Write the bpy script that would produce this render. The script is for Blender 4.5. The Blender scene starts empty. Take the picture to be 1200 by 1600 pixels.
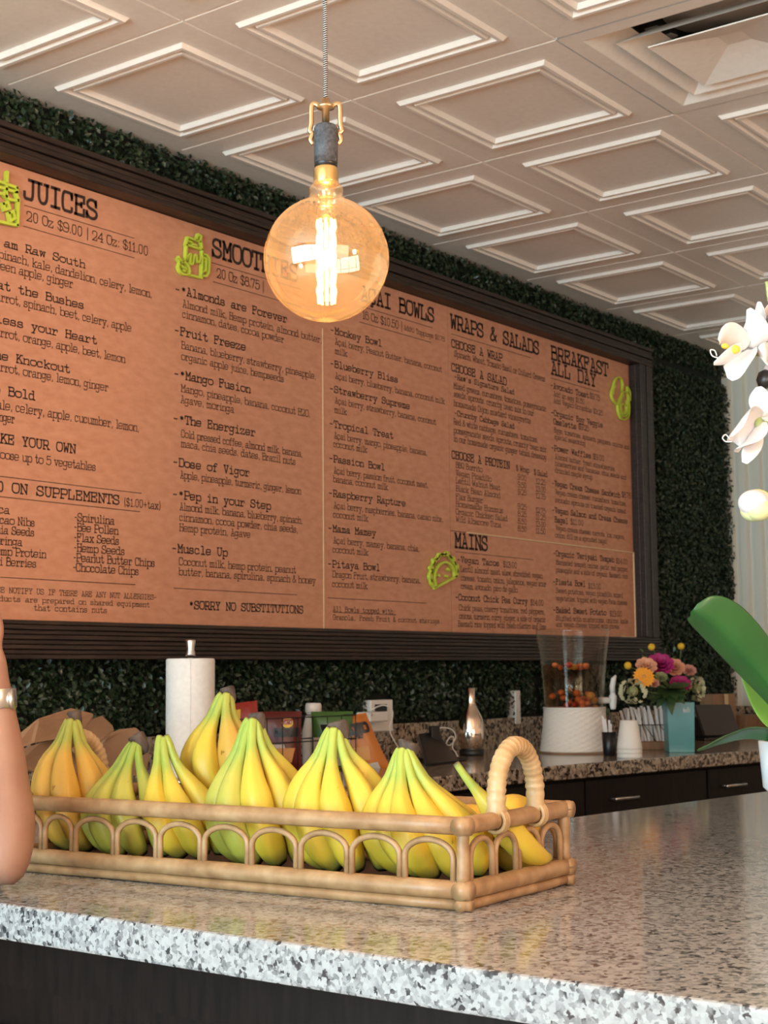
import bpy, bmesh, math, random
import numpy as np
from mathutils import Vector, Matrix
random.seed(7); rng = np.random.default_rng(7)
S = bpy.context.scene; COL = S.collection
PI = math.pi
# ------------------------------------------------------------------ camera
F, YAW, PIT, ROL = 2392.78, .9249, .1052, .009
CZ = 1.18; CT = .915                       # camera height, worktop height
CEIL = CZ + 1.4626; YB = 2.955             # ceiling, face of the menu board
def _axes():
    cy, sy, cp, sp = math.cos(YAW), math.sin(YAW), math.cos(PIT), math.sin(PIT)
    f = np.array([sy*cp, cy*cp, sp]); r = np.array([cy, -sy, 0.]); d = np.cross(f, r)
    c, s = math.cos(ROL), math.sin(ROL)
    return np.array([c*r+s*d, -s*r+c*d, f])
AX = _axes(); CP = np.array([0, 0, CZ])
RV, UV_, KV = Vector(AX[0]), Vector(-AX[1]), Vector(-AX[2])   # right, up, towards the camera
def ray(u, v): return np.array([(u-600)/F, (v-800)/F, 1.]) @ AX
def at_z(u, v, z): d = ray(u, v); return Vector(CP + d*((z-CZ)/d[2]))
def at_y(u, v, y): d = ray(u, v); return Vector(CP + d*(y/d[1]))
def at_d(u, v, t): return Vector(CP + ray(u, v)*t)
cam = bpy.data.cameras.new('camera'); co = bpy.data.objects.new('camera', cam); COL.objects.link(co)
cam.sensor_fit = 'VERTICAL'; cam.sensor_height = 36; cam.lens = F/1600*36; cam.clip_start = .02
co.matrix_world = Matrix(((AX[0][0], -AX[1][0], -AX[2][0], 0), (AX[0][1], -AX[1][1], -AX[2][1], 0), (AX[0][2], -AX[1][2], -AX[2][2], CZ), (0, 0, 0, 1)))
cam.dof.use_dof = True; cam.dof.focus_distance = 1.9; cam.dof.aperture_fstop = 20
S.camera = co
# ------------------------------------------------------------------ light
S.view_settings.view_transform = 'Standard'; S.view_settings.look = 'None'
S.cycles.transparent_max_bounces = 24
S.view_settings.exposure = .30; S.view_settings.gamma = 1
W = bpy.data.worlds.new('world'); S.world = W; W.use_nodes = True
W.node_tree.nodes['Background'].inputs[0].default_value = (1, .66, .46, 1)
W.node_tree.nodes['Background'].inputs[1].default_value = .66
def area(name, loc, target, sx, sy, power, color):
    l = bpy.data.lights.new(name, 'AREA'); l.shape = 'RECTANGLE'; l.size = sx; l.size_y = sy; l.energy = power; l.color = color
    o = bpy.data.objects.new(name, l); COL.objects.link(o); o.location = loc
    o.rotation_euler = (Vector(target)-Vector(loc)).to_track_quat('-Z', 'Y').to_euler(); return o
area('daylight', (-3.2, 1.2, 1.45), (0, 1.2, 1.45), 4.6, 2.1, 350, (.56, .87, 1))       # street window on the customers' side
area('daylight', (-1.2, -3.4, 1.5), (-.2, 0, 1.4), 3.0, 2.0, 55, (1, .84, .70))
l = bpy.data.lights.new('sun', 'SUN'); l.energy = 9; l.color = (1, .90, .78); l.angle = .01; o = bpy.data.objects.new('sun', l); COL.objects.link(o)
o.rotation_euler = Vector((math.cos(.98), .10, -math.sin(.98))).to_track_quat('-Z', 'Y').to_euler()      # steep sun: a patch on the floor inside the window
def spot(name, loc, target, power, color, size, blend=.6, radius=.06):
    l = bpy.data.lights.new(name, 'SPOT'); l.energy = power; l.color = color; l.spot_size = size; l.spot_blend = blend; l.shadow_soft_size = radius
    o = bpy.data.objects.new(name, l); COL.objects.link(o); o.location = loc
    o.rotation_euler = (Vector(target)-Vector(loc)).to_track_quat('-Z', 'Y').to_euler(); return o
spot('board_fill_spot', (2.0, .9, CEIL-.06), (1.7, 2.95, 2.1), 40, (1, .72, .50), 1.35)  # unseen warm spot, added to brighten the left part of the board
for ly in (2.0, .0, -1.0):                          # unseen point lights, added to warm and brighten the ceiling
    for lx in ((.9,) if ly > 1 else (1.15,)):
        l = bpy.data.lights.new('globe_and_fill_light', 'POINT'); l.energy = 15; l.color = (1, .62, .36); l.shadow_soft_size = .06
        o = bpy.data.objects.new('globe_and_fill_light', l); COL.objects.link(o); o.location = (lx, ly, 1.62)
# ------------------------------------------------------------------ helpers
def link(name, me, m=None, parent=None, smooth=False):
    o = bpy.data.objects.new(name, me); COL.objects.link(o)
    if m:
        for x in (m if isinstance(m, (list, tuple)) else [m]): me.materials.append(x)
    if parent: o.parent = parent; o.matrix_parent_inverse = Matrix.Translation(parent.location).inverted() if parent.rotation_euler[2] == 0 else parent.matrix_basis.inverted()
    if smooth: me.polygons.foreach_set('use_smooth', [True]*len(me.polygons))
    return o
def tag(o, label, cat, group=None, kind=None):
    if label: o['label'] = label
    if cat: o['category'] = cat
    if group: o['group'] = group
    if kind: o['kind'] = kind
    return o
def thing(name, label, cat, loc=(0, 0, 0), group=None):
    o = bpy.data.objects.new(name, None); COL.objects.link(o); o.location = loc; o.empty_display_size = .05
    return tag(o, label, cat, group)
class MB:
    def __init__(s): s.v = []; s.f = []; s.uv = []
    def add(s, vs, fs, uvs=None):
        n = len(s.v); s.v += [tuple(x) for x in vs]; s.f += [tuple(i+n for i in q) for q in fs]
        s.uv += list(uvs) if uvs else [(0, 0)]*len(vs); return s
    def build(s, name, m, parent=None, smooth=False, bevel=0, sub=0, solid=0):
        me = bpy.data.meshes.new(name); me.from_pydata(s.v, [], s.f); me.update()
        if any(u != (0, 0) for u in s.uv):
            l = me.uv_layers.new(name='UVMap'); idx = np.empty(len(me.loops), int); me.loops.foreach_get('vertex_index', idx)
            l.data.foreach_set('uv', np.array(s.uv, float)[idx].ravel())
        o = link(name, me, m, parent, smooth)
        if solid: md = o.modifiers.new('thick', 'SOLIDIFY'); md.thickness = solid; md.offset = 0
        if bevel: md = o.modifiers.new('bevel', 'BEVEL'); md.width = bevel; md.segments = 2; md.limit_method = 'ANGLE'
        if sub: md = o.modifiers.new('sub', 'SUBSURF'); md.levels = sub; md.render_levels = sub
        return o
    def box(s, c, d, rot=0, tilt=None):
        cx, cy, cz = c; hx, hy, hz = d[0]/2, d[1]/2, d[2]/2
        M = Matrix.Rotation(rot, 3, 'Z')
        if tilt is not None: M = M @ tilt
        vs = [Vector(c)+M @ Vector((a*hx, b*hy, e*hz)) for a in (-1, 1) for b in (-1, 1) for e in (-1, 1)]
        return s.add(vs, [(0, 1, 3, 2), (4, 6, 7, 5), (0, 4, 5, 1), (2, 3, 7, 6), (0, 2, 6, 4), (1, 5, 7, 3)])
    def lathe(s, prof, c=(0, 0, 0), n=32, M=None, cap=True, wob=None):
        c = Vector(c); vs = []; fs = []
        for i, (r, z) in enumerate(prof):
            for k in range(n):
                a = 2*PI*k/n; rr = r*(wob(i, a) if wob else 1)
                p = Vector((rr*math.cos(a), rr*math.sin(a), z)); vs.append(c+(M @ p if M else p))
        for i in range(len(prof)-1):
            for k in range(n): fs.append((i*n+k, i*n+(k+1) % n, (i+1)*n+(k+1) % n, (i+1)*n+k))
        if cap: fs.append(tuple(range(n-1, -1, -1))); fs.append(tuple((len(prof)-1)*n+k for k in range(n)))
        return s.add(vs, fs)
    def tube(s, pts, r, n=8, cap=True, closed=False, prof=None):
        pts = [Vector(p) for p in pts]; m = len(pts); rs = r if isinstance(r, (list, tuple)) else [r]*m
        vs = []; fs = []; uvs = []; up = None
        for i, p in enumerate(pts):
            t = (pts[(i+1) % m]-pts[i-1]) if closed else (pts[min(i+1, m-1)]-pts[max(i-1, 0)])
            t = t.normalized() if t.length > 1e-9 else Vector((0, 0, 1))
            if up is None:
                up = Vector((0, 0, 1)) if abs(t.z) < .9 else Vector((1, 0, 0))
            a = t.cross(up); a = a.normalized() if a.length > 1e-6 else t.orthogonal().normalized(); b = a.cross(t).normalized(); up = b
            for k in range(n):
                th = 2*PI*k/n; q = prof(th) if prof else 1
                vs.append(p+(a*math.cos(th)+b*math.sin(th))*rs[i]*q); uvs.append((i/(m-1) if m > 1 else 0, k/n+.001))
        for i in range(m if closed else m-1):
            j = (i+1) % m
            for k in range(n): fs.append((i*n+k, i*n+(k+1) % n, j*n+(k+1) % n, j*n+k))
        if cap and not closed: fs.append(tuple(range(n-1, -1, -1))); fs.append(tuple((m-1)*n+k for k in range(n)))
        return s.add(vs, fs, uvs)
    def sphere(s, c, r, n=12, sc=(1, 1, 1), jit=0):
        c = Vector(c); prof = [(math.sin(PI*i/n), -math.cos(PI*i/n)) for i in range(n+1)]; prof[0] = (1e-4, -1); prof[-1] = (1e-4, 1)
        vs = []; fs = []; m = 2*n
        for a, z in prof:
            for k in range(m):
                q = 1+jit*(random.random()-.5); vs.append(c+Vector((a*math.cos(PI*2*k/m)*sc[0], a*math.sin(PI*2*k/m)*sc[1], z*sc[2]))*r*q)
        for i in range(n):
            for k in range(m): fs.append((i*m+k, i*m+(k+1) % m, (i+1)*m+(k+1) % m, (i+1)*m+k))
        return s.add(vs, fs)
def cat(pts, n):                                              # Catmull-Rom resample, any dimension
    P = np.array([tuple(p) for p in pts], float); P = np.vstack([2*P[0]-P[1], P, 2*P[-1]-P[-2]]); m = len(P)-3; out = []
    for i in range(n):
        t = i/(n-1)*m; k = min(int(t), m-1); t -= k; a, b, c, d = P[k:k+4]
        out.append(.5*(2*b+(c-a)*t+(2*a-5*b+4*c-d)*t*t+(3*b-a-3*c+d)*t**3))
    return np.array(out)
# ------------------------------------------------------------------ materials
def mat(name, col, rough=.5, metal=0, spec=.5, emit=None, es=0, trans=0, alpha=1, sss=0, coat=0):
    m = bpy.data.materials.new(name); m.use_nodes = True; b = m.node_tree.nodes['Principled BSDF']
    b.inputs['Base Color'].default_value = (*col, 1); b.inputs['Roughness'].default_value = rough; b.inputs['Metallic'].default_value = metal
    b.inputs['Specular IOR Level'].default_value = spec; b.inputs['Transmission Weight'].default_value = trans; b.inputs['Alpha'].default_value = alpha
    b.inputs['Coat Weight'].default_value = coat
    if sss: b.inputs['Subsurface Weight'].default_value = sss; b.inputs['Subsurface Scale'].default_value = .01
    if emit: b.inputs['Emission Color'].default_value = (*emit, 1); b.inputs['Emission Strength'].default_value = es
    return m
def N(m, t, **kw):
    n = m.node_tree.nodes.new(t)
    for k, v in kw.items():
        if k in n.inputs: n.inputs[k].default_value = v
        else: setattr(n, k, v)
    return n
def L(m, a, ao, b, bi): m.node_tree.links.new(a.outputs[ao], b.inputs[bi])
def BS(m): return m.node_tree.nodes['Principled BSDF']
def ramp(m, stops, interp='LINEAR'):
    r = N(m, 'ShaderNodeValToRGB'); r.color_ramp.interpolation = interp; e = r.color_ramp.elements
    while len(e) < len(stops): e.new(.5)
    for x, (p, c) in zip(e, stops): x.position = p; x.color = (*c, 1)
    return r
def noise_mat(name, stops, scale=20, stretch=(1, 1, 1), detail=6, rough=.5, bump=0, spec=.5, coords='Object', metal=0, bdist=.002):
    m = mat(name, (1, 1, 1), rough, metal, spec); tc = N(m, 'ShaderNodeTexCoord'); mp = N(m, 'ShaderNodeMapping'); mp.inputs['Scale'].default_value = stretch
    nz = N(m, 'ShaderNodeTexNoise'); nz.inputs['Scale'].default_value = scale; nz.inputs['Detail'].default_value = detail
    r = ramp(m, stops); L(m, tc, coords, mp, 0); L(m, mp, 0, nz, 'Vector'); L(m, nz, 'Fac', r, 0); L(m, r, 0, BS(m), 'Base Color')
    if bump:
        b = N(m, 'ShaderNodeBump'); b.inputs['Strength'].default_value = bump; b.inputs['Distance'].default_value = bdist
        L(m, nz, 'Fac', b, 'Height'); L(m, b, 0, BS(m), 'Normal')
    return m
def granite(name, stops, scale, rough, stretch=1):
    m = mat(name, (1, 1, 1), rough); tc = N(m, 'ShaderNodeTexCoord')
    nz = N(m, 'ShaderNodeTexNoise'); nz.inputs['Scale'].default_value = scale*.8; nz.inputs['Detail'].default_value = 3
    mx = N(m, 'ShaderNodeMix', data_type='VECTOR'); mx.inputs[0].default_value = .035*60/scale
    L(m, tc, 'Object', nz, 'Vector'); L(m, tc, 'Object', mx, 4); L(m, nz, 'Color', mx, 5)
    v = N(m, 'ShaderNodeTexVoronoi'); v.inputs['Scale'].default_value = scale; L(m, mx, 1, v, 'Vector')
    sp = N(m, 'ShaderNodeSeparateColor'); L(m, v, 'Color', sp, 0)
    n2 = N(m, 'ShaderNodeTexNoise'); n2.inputs['Scale'].default_value = scale*.35; n2.inputs['Detail'].default_value = 2; L(m, tc, 'Object', n2, 'Vector')
    ad = N(m, 'ShaderNodeMath', operation='MULTIPLY_ADD'); ad.inputs[1].default_value = .9; ad.inputs[2].default_value = -.45; L(m, n2, 'Fac', ad, 0)
    a2 = N(m, 'ShaderNodeMath', operation='ADD'); L(m, sp, 0, a2, 0); L(m, ad, 0, a2, 1)
    r = ramp(m, stops); L(m, a2, 0, r, 0); L(m, r, 0, BS(m), 'Base Color'); return m
def banana_mat(name, neck, body, body2):
    m = mat(name, (1, 1, 1), .45, 0, .4); uv = N(m, 'ShaderNodeUVMap'); sx = N(m, 'ShaderNodeSeparateXYZ'); L(m, uv, 0, sx, 0)
    r = ramp(m, [(0, (.10, .07, .035)), (.05, neck), (.24, neck), (.36, body), (.86, body2), (.955, (.30, .26, .05)), (.985, (.02, .015, .01))]); L(m, sx, 0, r, 0)
    tc = N(m, 'ShaderNodeTexCoord'); nz = N(m, 'ShaderNodeTexNoise'); nz.inputs['Scale'].default_value = 55; nz.inputs['Detail'].default_value = 4; L(m, tc, 'Object', nz, 'Vector')
    sr = ramp(m, [(.25, (.42, .28, .12)), (.30, (1, 1, 1))]); L(m, nz, 'Fac', sr, 0)
    mx = N(m, 'ShaderNodeMix', data_type='RGBA', blend_type='MULTIPLY'); mx.inputs[0].default_value = .8; L(m, r, 0, mx, 6); L(m, sr, 0, mx, 7); L(m, mx, 2, BS(m), 'Base Color')
    BS(m).inputs['Subsurface Weight'].default_value = .06; BS(m).inputs['Subsurface Scale'].default_value = .006
    return m
M = {}
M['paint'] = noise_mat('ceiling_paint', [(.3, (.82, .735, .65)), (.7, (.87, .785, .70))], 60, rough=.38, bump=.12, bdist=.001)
M['seam'] = mat('ceiling_seam', (.35, .30, .26), .7)
M['slat'] = mat('white_metal_panel', (.76, .70, .59), .45)
M['wall'] = mat('wall_paint', (.34, .30, .26), .8)
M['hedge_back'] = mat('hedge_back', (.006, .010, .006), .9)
M['floor'] = noise_mat('floor_wood', [(.3, (.50, .32, .22)), (.7, (.60, .40, .28))], 4, (1, 12, 1), rough=.4)
M['kraft'] = noise_mat('kraft_board', [(.25, (.52, .225, .122)), (.5, (.58, .262, .150)), (.75, (.63, .30, .175))], 26, (1, 1, 2.4), 8, .55, .25)
M['ink'] = mat('board_ink', (.030, .014, .010), .6)
M['ink2'] = mat('board_ink_light', (.060, .026, .016), .6)
M['lime'] = mat('lime_acrylic', (.56, .66, .06), .4)
M['edge'] = mat('board_edge', (.75, .58, .34), .6)
M['darkwood'] = noise_mat('dark_stained_wood', [(.3, (.008, .004, .0025)), (.55, (.026, .012, .007)), (.75, (.060, .029, .016))], 9, (1, 6, 22), 6, .45, .2)
M['cabinet'] = noise_mat('cabinet_veneer', [(.3, (.005, .0028, .0022)), (.7, (.013, .0075, .006))], 14, (6, 6, 1), 5, .5, spec=.18)
M['granite'] = granite('white_granite', [(.0, (.04, .04, .045)), (.06, (.09, .09, .095)), (.15, (.18, .18, .185)), (.36, (.28, .28, .285)), (.56, (.36, .36, .36)), (1, (.42, .42, .42))], 205, .10)
M['granite2'] = granite('brown_granite', [(.05, (.018, .013, .010)), (.22, (.075, .05, .034)), (.40, (.22, .16, .11)), (.65, (.34, .27, .20)), (1, (.46, .38, .29))], 110, .13)
M['rattan'] = noise_mat('rattan', [(.25, (.25, .13, .055)), (.5, (.36, .205, .095)), (.75, (.46, .29, .15))], 14, (3, 3, 3), 6, .42, .15)
M['wrap'] = noise_mat('rattan_peel', [(.3, (.40, .245, .105)), (.7, (.60, .42, .225))], 40, (1, 1, 1), 5, .4, .1)
M['ban_y'] = banana_mat('banana_yellow', (.34, .41, .07), (.64, .47, .055), (.58, .39, .03))
M['ban_g'] = banana_mat('banana_greenish', (.29, .385, .065), (.46, .42, .075), (.37, .335, .045))
M['ban_o'] = banana_mat('banana_ripe', (.36, .38, .07), (.60, .37, .07), (.54, .29, .035))
M['crown'] = noise_mat('banana_crown', [(.3, (.040, .026, .020)), (.7, (.14, .10, .078))], 60, rough=.8, bump=.5)
M['brass'] = mat('aged_brass', (.60, .42, .22), .3, 1)
M['gold'] = mat('bulb_brass', (.80, .56, .22), .25, 1)
M['socket'] = noise_mat('socket_concrete', [(.35, (.025, .027, .032)), (.7, (.085, .088, .10))], 260, rough=.55, bump=.2)
M['black'] = mat('black_plastic', (.010, .010, .011), .35)
M['white'] = mat('white_plastic', (.80, .77, .72), .4)
M['steel'] = mat('brushed_steel', (.62, .60, .57), .28, 1)
M['wire'] = mat('black_wire', (.012, .011, .011), .4, .3)
M['kraftpaper'] = noise_mat('kraft_paper', [(.3, (.27, .155, .085)), (.7, (.36, .215, .125))], 12, rough=.75, bump=.15)
M['towel'] = noise_mat('paper_towel', [(.3, (.82, .78, .73)), (.7, (.90, .86, .81))], 90, rough=.9, bump=.03)
M['skin'] = noise_mat('skin', [(.3, (.29, .14, .094)), (.7, (.37, .195, .13))], 18, rough=.45, bump=.06)
BS(M['skin']).inputs['Subsurface Weight'].default_value = .15; BS(M['skin']).inputs['Subsurface Scale'].default_value = .01
M['shirt'] = mat('blue_cloth', (.10, .13, .18), .85); M['hair'] = mat('hair', (.05, .03, .02), .6)
M['lipstick'] = mat('lips', (.30, .09, .07), .4); M['petal'] = mat('orchid_petal', (.78, .74, .75), .5, sss=.25); M['lip'] = mat('orchid_lip', (.90, .66, .08), .5, sss=.1)
M['leaf'] = noise_mat('orchid_leaf', [(.3, (.016, .075, .018)), (.7, (.032, .12, .026))], 8, (1, 1, 1), 3, .28)
M['leaf2'] = noise_mat('orchid_leaf_young', [(.3, (.11, .27, .03)), (.7, (.16, .34, .05))], 8, (1, 1, 1), 3, .3)
M['stem'] = mat('orchid_stem', (.34, .42, .16), .5); M['bud'] = mat('orchid_bud', (.76, .80, .42), .5, sss=.2)
M['ceramic'] = mat('white_ceramic', (.74, .80, .84), .2)
def glass(name, tint, amb=0, fres=.045, rough=.02):
    m = bpy.data.materials.new(name); m.use_nodes = True; nt = m.node_tree; nt.nodes.clear()
    out = N(m, 'ShaderNodeOutputMaterial'); t = N(m, 'ShaderNodeBsdfTransparent'); t.inputs[0].default_value = (*tint, 1)
    g = N(m, 'ShaderNodeBsdfGlossy'); g.inputs['Roughness'].default_value = rough; g.inputs[0].default_value = (1, .95, .85, 1)
    lw_ = N(m, 'ShaderNodeLayerWeight'); p3 = N(m, 'ShaderNodeMath', operation='POWER'); p3.inputs[1].default_value = 3.2; L(m, lw_, 'Facing', p3, 0)
    fr = N(m, 'ShaderNodeMath', operation='MULTIPLY_ADD'); fr.inputs[1].default_value = .62; fr.inputs[2].default_value = fres; L(m, p3, 0, fr, 0); mx = N(m, 'ShaderNodeMixShader'); L(m, fr, 0, mx, 0); L(m, t, 0, mx, 1); L(m, g, 0, mx, 2)
    if amb:
        d = N(m, 'ShaderNodeBsdfTranslucent'); d.inputs[0].default_value = (1, .62, .22, 1); m2 = N(m, 'ShaderNodeMixShader'); m2.inputs[0].default_value = amb
        L(m, mx, 0, m2, 1); L(m, d, 0, m2, 2); L(m, m2, 0, out, 0)
    else: L(m, mx, 0, out, 0)
    return m
M['amber'] = glass('amber_glass', (.965, .915, .79), .014, .13); M['clear'] = glass('clear_plastic', (.93, .91, .89), 0, .04, .05)
M['filament'] = mat('lit_filament', (1, .8, .4), .5, emit=(1, .56, .14), es=10)

# ------------------------------------------------------------------ setting
def struct(o): o['kind'] = 'structure'; return o
struct(MB().box((1.8, -.5, -.05), (9.8, 7.2, .1)).build('floor', M['floor']))
struct(MB().box((1.8, 3.06, CEIL/2), (9.8, .1, CEIL)).build('wall_back', M['wall']))
# pressed ceiling tiles: border, two raised ridges, recessed panel
TX0, TY0, T = 2.373, 2.343, .61
cm = MB()
PROF = [(0, -.004), (.003, -.004), (.004, 0), (.083, 0), (.090, .010), (.100, .010), (.106, -.002), (.112, -.002), (.117, .008), (.125, .008), (.132, -.004), (.30, -.004)]
for k in range(-8, 7):
    for j in range(-6, 1):
        if (k, j) == (1, -2): continue
        x0, y0 = TX0+T*k, TY0+T*j; x1, y1 = min(x0+T, 6.62), y0+T
        if x1-x0 < .3: 
            cm.add([(x0, y0, CEIL), (x1, y0, CEIL), (x1, y1, CEIL), (x0, y1, CEIL)], [(0, 1, 2, 3)]); continue
        vs = []; fs = []
        for d, h in PROF:
            d = min(d, (x1-x0)/2-.001); vs += [(x0+d, y0+d, CEIL-h), (x1-d, y0+d, CEIL-h), (x1-d, y1-d, CEIL-h), (x0+d, y1-d, CEIL-h)]
        for i in range(len(PROF)-1):
            for q in range(4): fs.append((i*4+q, i*4+(q+1) % 4, i*4+4+(q+1) % 4, i*4+4+q))
        n = (len(PROF)-1)*4; fs.append((n, n+1, n+2, n+3)); cm.add(vs, fs)
cm.add([(-2.6, 2.945, CEIL-.0005), (6.62, 2.945, CEIL-.0005), (6.62, 3.06, CEIL-.0005), (-2.6, 3.06, CEIL-.0005)], [(0, 1, 2, 3)])
hz = CEIL+.4; z0 = CEIL                      # deck above, with a duct box over the air vent
vx0, vy0 = TX0+T, TY0-2*T
cm.box((1.9, -.5, CEIL+.46), (9.6, 7.2, .04))
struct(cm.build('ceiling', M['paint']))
# right wall of white box-ribbed panels
sm = MB(); y = 3.02; pts = []
while y > -2.0:
    pts += [(6.62, y), (6.62, y-.022), (6.600, y-.030), (6.600, y-.062)]; y -= .070
n = len(pts); sm.add([(a, b, .0) for a, b in pts]+[(a, b, CEIL-.002) for a, b in pts], [(i, i+1, n+i+1, n+i) for i in range(n-1)])
struct(sm.build('wall_right', M['slat']))
# left wall: street window with mullions (behind the customers)
lw = MB(); lw.box((-3.02, -.5, .2), (.1, 7.2, .4)); lw.box((-3.02, -.5, 2.58), (.1, 7.2, .14))
struct(lw.build('wall_left', M['wall']))
wm = MB()
for yy in (-3.6, -2.2, -1.1, 0.05, 1.2, 2.35, 2.98): wm.box((-3.0, yy, 1.45), (.06, .06, 2.12))
wm.box((-3.0, -.5, 1.95), (.05, 7.0, .05)); struct(wm.build('window_1', M['black']))

# boxwood hedge panels on the back wall
ZB_ = CZ+.137
def hedge():
    regs = [(1.9, 6.58, 2.535, CEIL-.004, 7000), (1.9, 6.58, 1.030, ZB_-.085, 15000), (5.80, 6.60, ZB_-.1, 2.50, 19000)]
    P = []
    for x0, x1, z0, z1, n in regs: P.append(np.stack([rng.uniform(x0, x1, n), 2.985-rng.random(n)**1.3*.035, rng.uniform(z0, z1, n)], 1))
    P = np.vstack(P)
    def inr(a, x0, x1, z0, z1): return (a[:, 0] > x0) & (a[:, 0] < x1) & (a[:, 2] > z0) & (a[:, 2] < z1)
    P = P[~inr(P, 3.84, 3.97, 1.01, 1.120)]; P = P[~inr(P, 4.83, 4.90, 1.01, 1.17)]
    n = len(P); nr = np.stack([rng.normal(0, .55, n), -np.ones(n), rng.normal(.25, .55, n)], 1); nr /= np.linalg.norm(nr, axis=1)[:, None]
    a = rng.normal(size=(n, 3)); a -= (a*nr).sum(1)[:, None]*nr; a /= np.linalg.norm(a, axis=1)[:, None]; b = np.cross(nr, a)
    ln = rng.uniform(.007, .0115, n)[:, None]; w = ln*.62
    V = np.stack([P-a*ln, P-a*ln*.2+b*w+nr*.002, P+a*ln, P-a*ln*.2-b*w+nr*.002, P-nr*.001], 1).reshape(-1, 3)
    i = np.arange(n)[:, None]*5
    tri = np.concatenate([np.concatenate([i+q, i+(q+1) % 4, i+4], 1) for q in range(4)], 0)
    me = bpy.data.meshes.new('boxwood_hedge'); me.vertices.add(len(V)); me.vertices.foreach_set('co', V.ravel())
    me.loops.add(tri.size); me.loops.foreach_set('vertex_index', tri.ravel().astype(np.int32))
    me.polygons.add(len(tri)); me.polygons.foreach_set('loop_start', np.arange(0, tri.size, 3, dtype=np.int32)); me.polygons.foreach_set('loop_total', np.full(len(tri), 3, np.int32))
    me.update(calc_edges=True); me.validate()
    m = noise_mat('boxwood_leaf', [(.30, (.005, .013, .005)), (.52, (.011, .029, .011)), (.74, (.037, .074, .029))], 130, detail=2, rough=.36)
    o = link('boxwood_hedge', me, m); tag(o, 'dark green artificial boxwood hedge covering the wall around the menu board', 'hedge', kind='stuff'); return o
hedge()
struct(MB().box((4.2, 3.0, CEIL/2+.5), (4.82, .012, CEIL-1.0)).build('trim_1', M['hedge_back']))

# ------------------------------------------------------------------ worktops and cabinets
FX, FY = 1.186, 1.425                         # front edge (along y) and far edge (along x) of the serving counter
def slab(poly, z0, z1, name, m, parent=None, bev=.004):
    n = len(poly); mb = MB(); mb.add([(x, y, z0) for x, y in poly]+[(x, y, z1) for x, y in poly], [tuple(range(n-1, -1, -1)), tuple(range(n, 2*n))]+[(i, (i+1) % n, n+(i+1) % n, n+i) for i in range(n)])
    return mb.build(name, m, parent, bevel=bev)
o = slab([(FX-.03, .0), (5.2, .0), (5.2, 1.246), (1.87, 1.4925), (1.87, 2.26), (FX+.03, 2.26)], CT-.042, CT, 'serving_counter', M['granite'])
tag(o, 'speckled white granite serving counter with a thick bright front edge', 'countertop')
c = thing('serving_cabinet', 'dark wood base cabinet under the white granite serving counter', 'cabinet', (1.6, .8, 0))
mb = MB(); mb.box((1.63, 1.16, CT/2-.0215), (.46, 2.1, CT-.043)); mb.box((3.5, .72, CT/2-.0215), (3.26, 1.0, CT-.043)); mb.build('body', M['cabinet'], c)
MB().box((1.392, 1.16, CT-.1), (.014, 2.1, .1)).build('apron_rail', M['cabinet'], c)
for yy in (.25, .75, 1.25, 1.75): MB().box((1.394, yy+.02, .40), (.01, .46, .62)).build('front_panel', M['cabinet'], c, bevel=.002)
BY = 2.262
o = slab([(.9, 2.30), (3.6, 2.30), (4.89, 2.125), (6.575, 1.896), (6.575, 2.965), (.9, 2.965)], CT-.042, CT, 'back_counter', M['granite2']); tag(o, 'brown speckled granite counter running below the menu board', 'countertop')
o = MB().box((3.75, 2.962, CT+.0525), (5.68, .018, .105)).build('backsplash', M['granite2'], None, bevel=.001); tag(o, 'low brown granite backsplash standing along the hedge wall', 'backsplash')
o = MB().box((6.588, 2.0, CT+.0525), (.018, 1.9, .105)).build('side_backsplash', M['granite2'], None, bevel=.001); o.location.y -= 0; tag(o, 'low granite backsplash against the white ribbed wall', 'backsplash')
xs = [1.5, 2.55, 3.34, 3.98, 4.62, 5.40, 6.0]
hx = {3: (4.21, None), 4: (5.03, None)}
labs = {0: 'dark drawer cabinet at the hidden left end of the back counter', 1: 'dark drawer cabinet behind the banana tray', 2: 'dark drawer cabinet behind the tray handle', 3: 'dark drawer cabinet with a steel pull below the paper cups', 4: 'dark drawer cabinet with a steel pull beside the white orchid pot', 5: 'dark drawer cabinet at the right end of the back counter'}
def fy(x): return 2.325 if x < 3.6 else 2.325-.1357*(x-3.6)
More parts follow.
